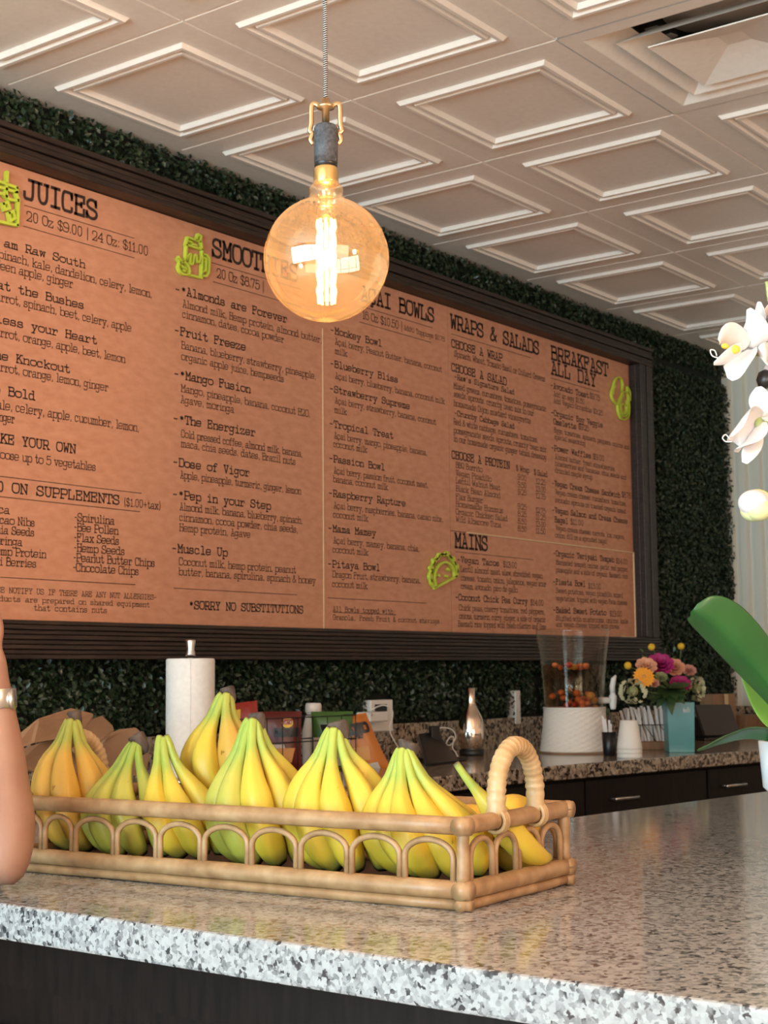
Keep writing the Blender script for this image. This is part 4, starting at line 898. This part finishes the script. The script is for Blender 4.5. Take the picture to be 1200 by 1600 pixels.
# mirrored vase (diffuser)
c = base_at(737, 2.80); kk = pxm(c); t = thing('oil_diffuser', 'mirrored teardrop diffuser with a slim neck on a black base', 'diffuser', c)
zz = lambda y: at_y(737, y, c.y).z-CT
MB().lathe([(19*kk, 0), (19.5*kk, .003), (19.5*kk, zz(1171)), (17*kk, zz(1170))], c, 36).build('base', M['black'], t, True)
M['mirror'] = mat('mirror_glass', (.85, .72, .60), .13, 1)
dp = [(17*kk, zz(1170)), (19*kk, zz(1165)), (21.5*kk, zz(1152)), (21.5*kk, zz(1140)), (18*kk, zz(1122)), (12*kk, zz(1110)), (7.5*kk, zz(1100)), (6.5*kk, zz(1092)), (6.5*kk, zz(1075)), (5.5*kk, zz(1075)), (5.5*kk, zz(1092))]
dq = cat([(a, b) for a, b in dp[:8]], 36); MB().lathe([tuple(p) for p in dq]+dp[8:], c, 40, cap=False).build('glass_cover', M['mirror'], t, True)
# drink dispenser
c = at_z(899, 1176, CT); kk = pxm(c); t = thing('drink_dispenser', 'clear drink dispenser of fruit water on a white woven stand', 'drink dispenser', c)
zz = lambda y: at_y(899, y, c.y).z-CT
M['weave'] = mat('white_weave', (.78, .71, .63), .6)
z1 = zz(1107); pr = [(54*kk, .0), (54.5*kk, .006), (52*kk, z1*.3), (49.5*kk, z1*.6), (48*kk, z1*.9), (49*kk, z1), (46*kk, z1), (46*kk, z1*.8)]
pq = cat([(x, z) for x, z in pr[:6]], 26); mb = MB(); mb.lathe([tuple(x) for x in pq]+pr[6:], c, 72, cap=False, wob=lambda i, a: 1+(.014 if (i+int(round(a/(2*PI)*72))//2) % 2 and 0 < i < 25 else 0)); mb.build('woven_stand', M['weave'], t)
MB().lathe([(46*kk, z1*.8), (46.5*kk, zz(1106)), (48*kk, zz(1080)), (52*kk, zz(1030)), (56.5*kk, zz(1000)), (58*kk, zz(990)), (58.5*kk, zz(986)), (57*kk, zz(986)), (56.5*kk, zz(988))], c, 48, cap=False).build('tank', M['clear'], t, True)
for yy in (1003, 1009, 1016): MB().lathe([((56.4-(yy-1000)*.13)*kk, zz(yy)), ((57.0-(yy-1000)*.13)*kk, zz(yy)+.001), ((56.4-(yy-1000)*.13)*kk, zz(yy)+.002)], c, 48, cap=False).build('tank_ring', M['clear'], t, True)
M['water'] = glass('fruit_water', (.80, .68, .58), 0, .02, .05); M['peach'] = mat('peach_slice', (.72, .20, .05), .4); M['melon'] = mat('orange_slice', (.85, .46, .07), .4); M['berry'] = mat('berry_slice', (.45, .05, .03), .4)
MB().lathe([(.5*kk, z1*.84), (44*kk, z1*.84), (45.5*kk, zz(1080)), (48.5*kk, zz(1042)), (.5*kk, zz(1042))], c, 40, cap=False).build('drink', M['water'], t, True)
for i in range(34):
    a = random.uniform(0, 2*PI); low = i < 26; rr_ = math.sqrt(random.random())*(36 if low else 40)*kk; z_ = (random.uniform(z1*.90, zz(1084)) if low else zz(1040)+random.uniform(-.012, .0))
    p = c+Vector((rr_*math.cos(a), rr_*math.sin(a), z_)); fr = MB().sphere(p, random.uniform(.011, .017), 6, (1, .8, .7), .25).build('fruit_piece', M[random.choice(['peach', 'melon', 'peach', 'berry'])], t, True)
f0 = c+Vector((0, 0, zz(1097))); o_ = RH*(46*kk)+DC*.02; sp = f0+o_
MB().tube([sp-RH*.02, sp+RH*.022], .0105, 14).build('tap_shaft', M['white'], t, True)
MB().lathe([(.007, -.030), (.0095, -.026), (.0115, -.012), (.013, .004), (.0125, .016), (.009, .018), (.009, .024), (.002, .024)], sp+RH*.028, 18).build('tap_body', M['white'], t, True)
MB().tube([sp+RH*.028+Vector((0, 0, .022)), sp+RH*.027+Vector((0, 0, .045)), sp+RH*.032+Vector((0, 0, .070)), sp+RH*.040+Vector((0, 0, .082))], [.0085, .0095, .0085, .003], 12).build('tap_lever', M['white'], t, True)
# woven mat under it, cups, caddy, straws
o = MB().lathe([(.01, .0), (.150, .0), (.152, .003), (.150, .005), (.01, .005)], Vector((c.x+.03, c.y-.015, CT-.0001)), 40, wob=lambda i, a: 1+.025*math.sin(7*a)).build('wood_slice_mat', M['kraftpaper'], None); tag(o, 'thin brown bark-edged mat under the drink dispenser', 'mat')
t.location.z += 0
for ob in [x for x in bpy.data.objects if x.parent == t]: ob.location.z += .0052
M['foam'] = mat('white_foam', (.80, .76, .70), .7, sss=.1)
c = at_z(984, 1184, CT); kk = pxm(c)
for i in range(3):
    z_ = i*.013; h_ = .088; r0, r1 = 20*kk, 13.5*kk
    o = MB().lathe([(r0-.002, z_), (r0, z_+.001), (r0*.985, z_+.006), (r1, z_+h_), (r1-.003, z_+h_+.001), (.001, z_+h_+.001)], c, 32, cap=False).build('paper_cup', M['foam'], None, True)
    tag(o, ['lowest upside-down white foam cup in the stack beside the straw caddy', 'middle upside-down white foam cup in the stack', 'topmost upside-down white foam cup in the stack'][i], 'cup', 'stack of foam cups')
c = at_z(1027, 1171, CT)+Vector((.0, .02, 0)); kk = pxm(c); cd = thing('straw_caddy', 'small wooden based black wire caddy holding wrapped straws', 'caddy', c)
cwd, cdp = 80*kk, .075; rx = Vector((math.cos(.0), 0, 0)); fx = RH; fyv = -DC
def cq(a, b, z): return c+fx*(a*cwd/2)+fyv*(b*cdp/2)+Vector((0, 0, z))
M['caddywood'] = noise_mat('caddy_wood', [(.3, (.20, .10, .05)), (.7, (.32, .18, .09))], 18, (1, 6, 1))
MB().box(c+Vector((0, 0, .014)), (cwd+.006, cdp+.006, .028), -YAW).build('wood_base', M['caddywood'], cd, bevel=.002)
zt2 = .084
MB().tube([cq(-1, -1, zt2), cq(1, -1, zt2), cq(1, 1, zt2), cq(-1, 1, zt2)], .0017, 6, closed=True).build('top_wire', M['wire'], cd, True)
for b in (-1, 1):
    for i in range(5): MB().tube([cq(-1+i*.5, b, .026), cq(-1+i*.5, b, zt2)], .0014, 6).build('upright_wire', M['wire'], cd, True)
    for i in range(3): MB().tube([cq(-.95+i*.6, b*1.02, zt2), cq(-.5+i*.6, b*1.02, .028)], .0014, 6).build('brace_wire', M['wire'], cd, True)
M['straw'] = mat('straw_paper', (.74, .69, .65), .7)
for i in range(26):
    a = -.88+1.76*(i % 13)/12+random.uniform(-.03, .03); b = random.uniform(-.7, -.1) if i < 13 else random.uniform(.1, .75); le = random.uniform(-.40, -.05)*(1 if a < .3 else .4)
    p = cq(a, b, .0285); q = cq(max(-1.25, a+le), b+random.uniform(-.1, .1), .140+random.uniform(-.008, .010))
    p = cq(min(.9, a-le*.15), b, .0285); d_ = (q-p).normalized(); s_ = RH*.0042; f_ = DC*.0022
    mb = MB(); vs = []
    for pt in (p, q): vs += [pt-s_-f_, pt+s_-f_, pt+s_+f_, pt-s_+f_]
    mb.add(vs, [(3, 2, 1, 0), (4, 5, 6, 7)]+[(k_, (k_+1) % 4, 4+(k_+1) % 4, 4+k_) for k_ in range(4)]); o = mb.build('wrapped_straw', M['straw'], None)
    tag(o, 'white paper-wrapped straw standing in the black wire caddy', 'straw', 'wrapped straws in the caddy')
M['jar'] = noise_mat('dark_red_jar', [(.3, (.035, .008, .006)), (.7, (.09, .02, .014))], 30, rough=.3)
c = at_z(976, 1170, CT)+Vector((.06, .13, 0)); kk = pxm(c); jr = thing('jar', 'dark red jar with a green lid behind the foam cups', 'jar', c)
MB().lathe([(.03, 0), (.042, .002), (.043, .01), (.043, .105), (.038, .112), (.034, .114)], c, 30).build('body', M['jar'], jr, True)
MB().lathe([(.036, .114), (.037, .116), (.037, .132), (.034, .136), (.001, .137)], c, 30).build('lid', M['leaf'], jr, True)
c2 = at_z(972, 1182, CT)+Vector((.02, .055, 0)); st_ = thing('stirrer_cup', 'small dark cup of wooden stirrers behind the foam cups', 'cup', c2)
MB().lathe([(.018, 0), (.020, .002), (.024, .075), (.022, .075), (.019, .006)], c2, 24).build('cup', M['black'], st_, True)
for i, (dx_, h_) in enumerate(((-.020, .125), (-.012, .115), (.001, .112), (.006, .100))):
    p = c2+Vector((0, 0, .012)); q = c2+RH*dx_+Vector((0, 0, h_)); mb = MB(); s_ = RH*.0032; f_ = DC*.0008; vs = []
    for pt in (p+RH*(i-1.5)*.005, q): vs += [pt-s_-f_, pt+s_-f_, pt+s_+f_, pt-s_+f_]
    mb.add(vs, [(3, 2, 1, 0), (4, 5, 6, 7)]+[(k_, (k_+1) % 4, 4+(k_+1) % 4, 4+k_) for k_ in range(4)]); o = mb.build('wooden_stirrer', M['straw'], None); tag(o, 'pale wooden stirrer poking up behind the foam cups', 'stirrer', 'stirrers behind the cups')
# turquoise vase and bouquet
c = at_z(1061, 1177, CT)+Vector((.075, .035, 0)); kk = pxm(c); vz = thing('turquoise_vase', 'turquoise square vase holding the flower bouquet', 'vase', c)
zz = lambda y: at_y(1058, y, c.y).z-CT
M['turq'] = noise_mat('turquoise_glaze', [(.3, (.05, .25, .27)), (.7, (.07, .31, .33))], 10, rough=.25)
w_ = 21.5*kk; hgt = zz(1097); mb = MB(); ins = .92
def ring(a, z): return [c+Vector((0, 0, z))+fx*(a*q0)+fyv*(a*q1) for q0, q1 in ((-1, -1), (1, -1), (1, 1), (-1, 1))]
vs = ring(w_*ins, 0)+ring(w_, hgt)+ring(w_*.93, hgt)+ring(w_*ins*.9, .01); mb.add(vs, [(3, 2, 1, 0)]+[(i*4+q, i*4+(q+1) % 4, i*4+4+(q+1) % 4, i*4+4+q) for i in range(3) for q in range(4)]+[(12, 13, 14, 15)]); mb.build('body', M['turq'], vz, bevel=.003)
mb = MB(); 
def frontp(a, zf): return c+Vector((0, 0, zf*hgt))+fx*(w_*a)-fyv*(w_*(ins+(1-ins)*zf)+.0008)
for pl in ([(.15, .80), (.16, .88), (.22, .80), (.23, .90)], [(.30, .80), (.36, .80), (.36, .86), (.30, .86), (.30, .80)], [(.44, .80), (.44, .90)], [(.52, .80), (.52, .90), (.60, .86), (.60, .80)]):
    for a, b in zip(pl, pl[1:]): mb.tube([frontp(*a), frontp(*b)], .0008, 5)
mb.build('script_mark', M['white'], vz)
mouth = c+Vector((0, 0, hgt)); GR = 'bouquet flowers in the turquoise vase'
def stem_to(o, head, r=.0022):
    MB().tube([Vector(p) for p in cat([mouth+Vector((0, 0, -.10))+(head-mouth)*.04, mouth+(head-mouth)*.12, head.lerp(mouth, .35)+Vector((0, 0, .01)), head], 16)], r, 6).build('stem', M['stem2'], o, True)
M['stem2'] = mat('flower_stem', (.10, .16, .04), .6); M['magenta'] = mat('magenta_petals', (.36, .012, .13), .6); M['peachp'] = mat('peach_petals', (.70, .33, .20), .6); M['pinkp'] = mat('pink_petals', (.62, .30, .24), .6)
M['orangep'] = mat('orange_petals', (.80, .32, .02), .55); M['cream'] = mat('cream_petals', (.52, .50, .30), .6); M['yball'] = noise_mat('yellow_ball', [(.3, (.55, .30, .01)), (.7, (.75, .48, .03))], 300, rough=.8, bump=.6); M['greenery'] = noise_mat('bouquet_leaf', [(.3, (.02, .05, .015)), (.7, (.06, .11, .03))], 30, rough=.5); M['palegreen'] = mat('pale_green', (.22, .25, .10), .6)
def fl(name, label, px_, py, dy, cat_='flower'):
    p = at_y(px_, py, c.y+dy); o = thing(name, label, cat_, p, GR); return o, p
def petalrose(o, p, R_, m, layers=4, face=None):
    face = face or (DC*.75+Vector((0, 0, .65))).normalized(); a = face.orthogonal().normalized(); b = face.cross(a)
    for l in range(layers):
        n = 3+2*l; rr = R_*(.22+.78*(l/(layers-1))); 
        for k_ in range(n):
            th = 2*PI*k_/n+l*.7; d = a*math.cos(th)+b*math.sin(th); s_ = face.cross(d); mb = MB(); vs = []; h_ = R_*(1.0-.18*l); wd = rr*1.9*math.sin(PI/n)+R_*.10
            for i in range(5):
                t_ = i/4; out_ = rr*(.35+.75*t_**1.2)+(R_*.12 if t_ > .9 else 0); up_ = h_*(t_*.95-.12*(t_ > .9))-R_*.35
                for j in range(5):
                    u_q = (j-2)/2; vs.append(p+d*(out_*(1-.12*u_q*u_q))+face*up_+s_*(u_q*wd*.5*(.55+.75*math.sin(PI*min(.5+.5*t_, .85)))))
            mb.add(vs, [(i*5+j, i*5+j+1, i*5+j+6, i*5+j+5) for i in range(4) for j in range(4)]); mb.build('petal', M[m], o, True)
for lb, x, y, dy in (('yellow button flower highest on the left above the pink blooms', 1018, 1011, .02), ('yellow button flower at the top right of the bouquet', 1064, 1010, .03), ('yellow button flower low on the left over the tap', 981, 1040, .0)):
    o, p = fl('button_flower', lb, x, y, dy); MB().sphere(p, 5.6*kk, 10, (1, 1, 1), .06).build('ball', M['yball'], o, True); stem_to(o, p, .0016)
for lb, x, y, dy, R_, m in (('large magenta bloom in the centre top of the bouquet', 1032, 1037, -.005, 18, 'magenta'), ('smaller magenta bloom at the lower right of the bouquet', 1063, 1068, -.035, 14, 'magenta'), ('peach rose left of the large magenta bloom', 1010, 1040, .0, 14, 'peachp'), ('peach rose right of the large magenta bloom', 1053, 1042, .0, 15, 'peachp'), ('small pale pink rosebud at the far right', 1077, 1047, .02, 10, 'pinkp'), ('small pale bud under the green centre flower', 1022, 1068, -.04, 7, 'pinkp')):
    o, p = fl('rose', lb, x, y, dy); petalrose(o, p, R_*kk, m, 4 if R_ > 8 else 3); stem_to(o, p-DC*.012)
o, p = fl('gerbera_daisy', 'orange gerbera daisy on the left of the bouquet', 1006, 1058, -.045); face = (DC*.9+Vector((0, 0, .4))).normalized(); a = face.orthogonal().normalized(); b = face.cross(a)
for l, (n, rr, h_) in enumerate(((18, 17, 0), (14, 12.5, .003), (10, 8, .006))):
    mb = MB()
    for k_ in range(n):
        th = 2*PI*(k_+l*.5)/n; d = a*math.cos(th)+b*math.sin(th); s_ = face.cross(d)*(rr*kk*.20); q = p+face*h_; mb.add([q+d*rr*kk*.2-s_*.5, q+d*rr*kk*.7-s_+face*.002, q+d*rr*kk, q+d*rr*kk*.7+s_+face*.002, q+d*rr*kk*.2+s_*.5], [(0, 1, 2, 3, 4)])
    mb.build('petal_ring', M['orangep'], o, solid=.0008)
MB().sphere(p+face*.004, 3.6*kk, 8).build('flower_centre', M['chip'], o, True); stem_to(o, p-face*.008)
for lb, x, y, dy, sx_, sz_ in (('cream hydrangea cluster at the lower left beside the tap', 989, 1080, -.03, 19, 18), ('cream hydrangea cluster hanging over the right of the vase', 1089, 1076, -.03, 11, 20)):
    o, p = fl('hydrangea', lb, x, y, dy); MB().sphere(p, 8*kk, 8).build('heart', M['palegreen'], o, True); mb = MB()
    for i in range(70):
        d = Vector((random.gauss(0, 1), random.gauss(0, 1), random.gauss(0, 1))).normalized(); q = p+RH*(d.x*sx_*kk)+DC*(d.y*11*kk)+Vector((0, 0, d.z*sz_*kk)); a = d.orthogonal().normalized(); b = d.cross(a)
        for k_ in range(4):
            th = PI/2*k_+i; e = a*math.cos(th)+b*math.sin(th); f_ = d.cross(e); s_ = 3.6*kk; mb.add([q, q+e*s_*.6-f_*s_*.5+d*.001, q+e*s_*1.1, q+e*s_*.6+f_*s_*.5+d*.001], [(0, 1, 2, 3)])
    mb.build('florets', M['cream'], o); stem_to(o, p)
o, p = fl('green_flower', 'pale green flower in the middle of the bouquet', 1033, 1058, -.05); petalrose(o, p, 8*kk, 'palegreen', 3); stem_to(o, p-DC*.01)
def leafm(mb, p, d, n, Ln, w):
    s_ = d.cross(n).normalized(); vs = []
    for i in range(6):
        t_ = i/5; ww = w*math.sin(PI*min(t_*.92+.06, 1)); q = p+d*Ln*t_-n*(.18*Ln*t_*t_); vs += [q-s_*ww+n*.15*ww, q, q+s_*ww+n*.15*ww]
    mb.add(vs, [(i*3+j, i*3+j+1, i*3+j+4, i*3+j+3) for i in range(5) for j in range(2)])
for lb, x, y, dy, n in (('dark leafy greenery filling the centre of the bouquet', 1045, 1078, -.02, 26), ('green sprig rising at the top right of the bouquet', 1053, 1030, .03, 9), ('green sprig curling out at the top left of the bouquet', 1006, 1030, .03, 7)):
    o, p = fl('leaf_sprig', lb, x, y, dy, 'foliage'); mb = MB(); big = n > 20
    for i in range(n):
        d = (RH*random.uniform(-1, 1)+DC*random.uniform(-.3, 1)+Vector((0, 0, random.uniform(-.6, .6) if big else random.uniform(.2, 1)))).normalized(); nn = (Vector((0, 0, 1))+DC*.6).normalized()
        if abs(d.dot(nn)) > .95: continue
        leafm(mb, p+(Vector((0, 0, 0)) if big else Vector((0, 0, (i/n-.5)*.06))), d, nn, (.075 if big else .022)*random.uniform(.7, 1.1), .016 if big else .005)
    mb.build('leaves', M['greenery'], o, True); stem_to(o, p)
# boxes and stand at the right end
def sbox(name, label, x, y, yy, d, m, rot=0, cat_='box', tilt=None, lift=0):
    q = base_at(x, yy); q.z = CT+d[2]/2+lift; o = MB().box(q, d, rot, tilt).build(name, M[m], None, bevel=.002); return tag(o, label, cat_), q
q = at_z(1118, 1146, CT); kk = pxm(q)
o, q1 = sbox('kraft_box', 'upright kraft card box against the hedge right of the flowers', 1124, 0, 2.86, (.17, .07, .165), 'kraftpaper', -.15); 
fp = MB(); fp.add([q1+Vector((.086, -.036, .083)), q1+Vector((.086, -.036, .0)), q1+Vector((-.01, -.040, -.01)), q1+Vector((-.02, -.040, .083))], [(0, 1, 2, 3)]); fp.build('pale_label', M['edge'], o, solid=.001)
o, _ = sbox('brown_tray_box', 'low reddish brown box in the corner by the white ribbed wall', 1168, 0, 2.84, (.22, .10, .07), 'caddywood', 0)
bs = base_at(1122, 2.56); ts = thing('card_terminal', 'dark grey angled terminal on a foot right of the turquoise vase', 'terminal', bs)
M['dgrey'] = mat('dark_grey_plastic', (.05, .047, .045), .45)
MB().box(bs+Vector((0, 0, .075)), (.16, .016, .13), -.55, Matrix.Rotation(-.5, 3, 'X')).build('screen', M['dgrey'], ts, bevel=.003)
MB().box(bs+Vector((.0, .02, .006)), (.15, .12, .012), -.55).build('foot', M['black'], ts, bevel=.002); MB().box(bs+Vector((.0, .025, .04)), (.04, .02, .07), -.55).build('neck', M['black'], ts)
o, _ = sbox('black_box', 'low black box between the turquoise vase and the terminal', 1098, 0, 2.66, (.10, .12, .085), 'black', -.4)
# ------------------------------------------------------------------ orchid
OD = 2.1; orch = thing('potted_orchid', 'white orchid with broad green leaves in a footed white pot at the right edge', 'plant', at_d(1252, 1240, OD))
orch.location.z = CT
def V3(a, b, dd=0): return at_d(a, b, OD+dd)
def blade(name, pts, widths, wdir, cup, m, parent, n=18, ncs=6, solid=.0012, fold=0):
    P = [Vector(p) for p in cat(pts, n)]; Wd = cat([(x, 0) for x in widths], n)[:, 0]; mb = MB(); vs = []; uv = []
    for i, p in enumerate(P):
        t = (P[min(i+1, n-1)]-P[max(i-1, 0)]).normalized(); wd = Vector(wdir[0]).lerp(Vector(wdir[1]), i/(n-1)) if isinstance(wdir, list) else Vector(wdir); w = (wd-t*wd.dot(t)).normalized(); nn = t.cross(w)
        for j in range(ncs+1):
            a = j/ncs*2-1; vs.append(p+w*(a*max(Wd[i], .0003))+nn*(cup*Wd[i]*(abs(a)**(1.2 if fold else 2))))
    c1_ = ncs+1; mb.add(vs, [(i*c1_+j, i*c1_+j+1, (i+1)*c1_+j+1, (i+1)*c1_+j) for i in range(n-1) for j in range(ncs)]); return mb.build(name, M[m], parent, True, solid=solid, sub=1)
pm = OD/F; UP = UV_
MB().lathe([(.030, 0), (.033, .002), (.030, .008), (.012, .020), (.010, .045), (.014, at_d(1252, 1238, OD).z-CT-.002), (50*pm, at_d(1252, 1238, OD).z-CT), (58*pm, at_d(1252, 1230, OD).z-CT), (63*pm, at_d(1252, 1158, OD).z-CT), (60*pm, at_d(1252, 1158, OD).z-CT), (55*pm, at_d(1252, 1168, OD).z-CT), (.001, at_d(1252, 1168, OD).z-CT)], (orch.location.x, orch.location.y, CT), 48, cap=False).build('pot', M['ceramic'], orch, True)
blade('leaf', [V3(1262, 1160, 0), V3(1225, 1098, -.02), V3(1178, 1040, -.04), V3(1128, 985, -.06), V3(1094, 960, -.07), V3(1083, 952, -.07)], [.012, .026, .034, .036, .026, .008], (UP*.66+RH*.60+KV*.50), .62, 'leaf', orch, 22, 8, .0016, 1)
blade('leaf', [V3(1268, 1165, .02), V3(1235, 1130, .04), V3(1205, 1095, .05), V3(1175, 1050, .05), V3(1158, 1015, .05)], [.012, .030, .034, .022, .004], (UP*.55+RH*.75-KV*.2), -.35, 'leaf2', orch, 18, 8, .0016, 1)
blade('leaf', [V3(1258, 1160, -.01), V3(1215, 1146, -.02), V3(1170, 1140, -.03), V3(1130, 1152, -.05), V3(1105, 1165, -.06), V3(1089, 1172, -.065)], [.012, .018, .018, .013, .0065, .003], [(UP*.55+KV*.8), (UP*.5+KV*.8)], -.3, 'leaf', orch, 20, 6, .0014)
stp = [V3(1250, 1165), V3(1262, 1000, .02), V3(1270, 800, .02), V3(1258, 640, 0), V3(1232, 550, -.01), V3(1205, 480, -.02), V3(1198, 440, -.02)]
MB().tube([Vector(p) for p in cat(stp, 40)], .0028, 8).build('flower_stem', M['stem'], orch, True)
for P_ in ([V3(1172, 553), V3(1188, 554), V3(1215, 556), V3(1237, 560)], [V3(1186, 659), V3(1200, 661), V3(1230, 660), V3(1257, 650)], [V3(1196, 785), V3(1215, 782), V3(1240, 770), V3(1268, 760)]): MB().tube([Vector(p) for p in cat(P_, 12)], [.0026]*12, 8).build('flower_stalk', M['stem'], orch, True)
def flower(parts, lips):
    f = None
    for nm, pts, wd, wdir, cup, m in parts:
        o = blade(nm, [V3(*q) for q in pts], [x*pm for x in wd], wdir, cup, m, f or orch, 12, 6, .0009)
        if f is None: f = o; o.name = 'flower'
    for nm, q, r, sc, m in lips: MB().sphere(V3(*q), r*pm, 8, sc).build(nm, M[m], f, True)
    return f
PW = (KV*.75+RH*.5); PW2 = (KV*.4-UP*.5+RH*.5)
flower([('petal', [(1176, 545, 0), (1181, 525, -.02), (1178, 505, -.03), (1169, 482, -.03)], [8.7, 21.75, 18.85, 4.35], (KV*.55+RH*.45+UP*.2), .25, 'petal'),
 ('petal', [(1178, 540, .01), (1186, 515, .01), (1190, 492, .005), (1187, 471, 0)], [7.25, 17.4, 14.5, 4.35], (KV*.7+RH*.35), -.25, 'petal'),
 ('petal', [(1182, 530, .02), (1190, 505, .03), (1200, 487, .04), (1216, 478, .05)], [5.8, 14.5, 14.5, 4.35], (KV*.6+UP*.5), -.2, 'petal'),
 ('petal', [(1176, 545, -.005), (1166, 562, -.02), (1152, 580, -.03), (1141, 594, -.03)], [8.7, 24.65, 26.1, 5.8], (RH*.75+KV*.45+UP*.35), .3, 'petal'),
 ('petal', [(1170, 540, -.01), (1150, 528, -.03), (1135, 525, -.045), (1124, 536, -.05)], [11.6, 20.3, 18.85, 7.25], (UP*.8+RH*.2+KV*.4), .35, 'petal'),
 ('lip', [(1160, 546, -.02), (1145, 555, -.035), (1130, 563, -.045), (1115, 569, -.05)], [11.6, 15.95, 11.6, 2.9], (UP*.7+KV*.6), .3, 'petal')],
 [('throat', (1148, 546, -.035), 10, (1.1, .8, .7), 'lip'), ('throat', (1133, 541, -.045), 7, (1.1, .8, .6), 'lip')])
MB().tube([Vector(p) for p in cat([V3(1125, 560, -.05), V3(1113, 556, -.05), V3(1110, 547, -.05), V3(1117, 548, -.05), V3(1120, 556, -.05)], 20)], .0009, 6).build('lip_tendril', M['petal'], orch, True)
flower([('petal', [(1188, 655, 0), (1170, 660, -.01), (1152, 665, -.02), (1137, 685, -.03)], [14.5, 34.8, 37.7, 10.15], (UP*.75+RH*.55+KV*.2), -.30, 'petal'),
 ('petal', [(1187, 650, 0), (1188, 630, -.01), (1187, 615, -.015), (1185, 604, -.015)], [8.7, 17.4, 14.5, 4.35], (RH*.85+KV*.4), -.25, 'petal'),
 ('petal', [(1190, 655, .01), (1200, 640, .01), (1208, 625, .01), (1216, 605, .01)], [11.6, 20.3, 20.3, 7.25], (RH*.7+UP*.4), -.25, 'petal'),
 ('petal', [(1188, 660, -.005), (1178, 678, -.02), (1164, 692, -.03), (1148, 702, -.035)], [11.6, 23.2, 24.65, 7.25], (UP*.5+RH*.7+KV*.3), -.3, 'petal'),
 ('petal', [(1186, 672, .005), (1178, 692, 0), (1170, 708, -.005), (1163, 724, -.005)], [7.25, 14.5, 13.05, 4.35], (RH*.85+KV*.4), -.2, 'petal')],
 [('calyx', (1186, 662, -.004), 8, (1, .8, 1.4), 'stem')])
MB().tube([Vector(p) for p in cat([V3(1144, 690, -.04), V3(1134, 690, -.04), V3(1129, 684, -.04), V3(1134, 679, -.04), V3(1140, 686, -.04)], 20)], .0009, 6).build('lip_tendril', M['petal'], orch, True)
flower([('petal', [(1212, 560, 0), (1203, 556, -.01), (1197, 560, -.02), (1192, 564, -.02)], [8.7, 20.3, 23.2, 7.25], (UP*.9+RH*.2), .3, 'petal'), ('petal', [(1214, 560, 0), (1215, 545, 0), (1218, 530, 0), (1220, 520, 0)], [8.7, 17.4, 14.5, 4.35], RH, .3, 'petal'), ('petal', [(1214, 565, 0), (1220, 580, 0), (1224, 592, 0), (1228, 600, 0)], [8.7, 17.4, 14.5, 4.35], RH, .3, 'petal')], [])
MB().lathe([(.001, -.013), (.010, -.009), (.0125, 0), (.009, .010), (.001, .014)], V3(1196, 593, -.01), 16).build('stem_clip', M['black'], orch, True)
bd = V3(1180, 789); bud = None
for k_, (dx_, dz_, dk_, r_, m_) in enumerate(((-3, 3, 4, 22, 'petal'), (4, -6, 6, 20, 'bud'), (4, 5, -4, 21, 'bud'), (-2, -8, -3, 19, 'bud'))):
    mb = MB(); q = bd+RH*(dx_*pm)+Vector((0, 0, dz_*pm))+KV*(dk_*pm); mb.sphere(q, r_*pm, 12, (1.15, 1.1, .95)); o = mb.build('bud' if bud is None else 'bud_sepal', M[m_], bud or orch, True); bud = bud or o
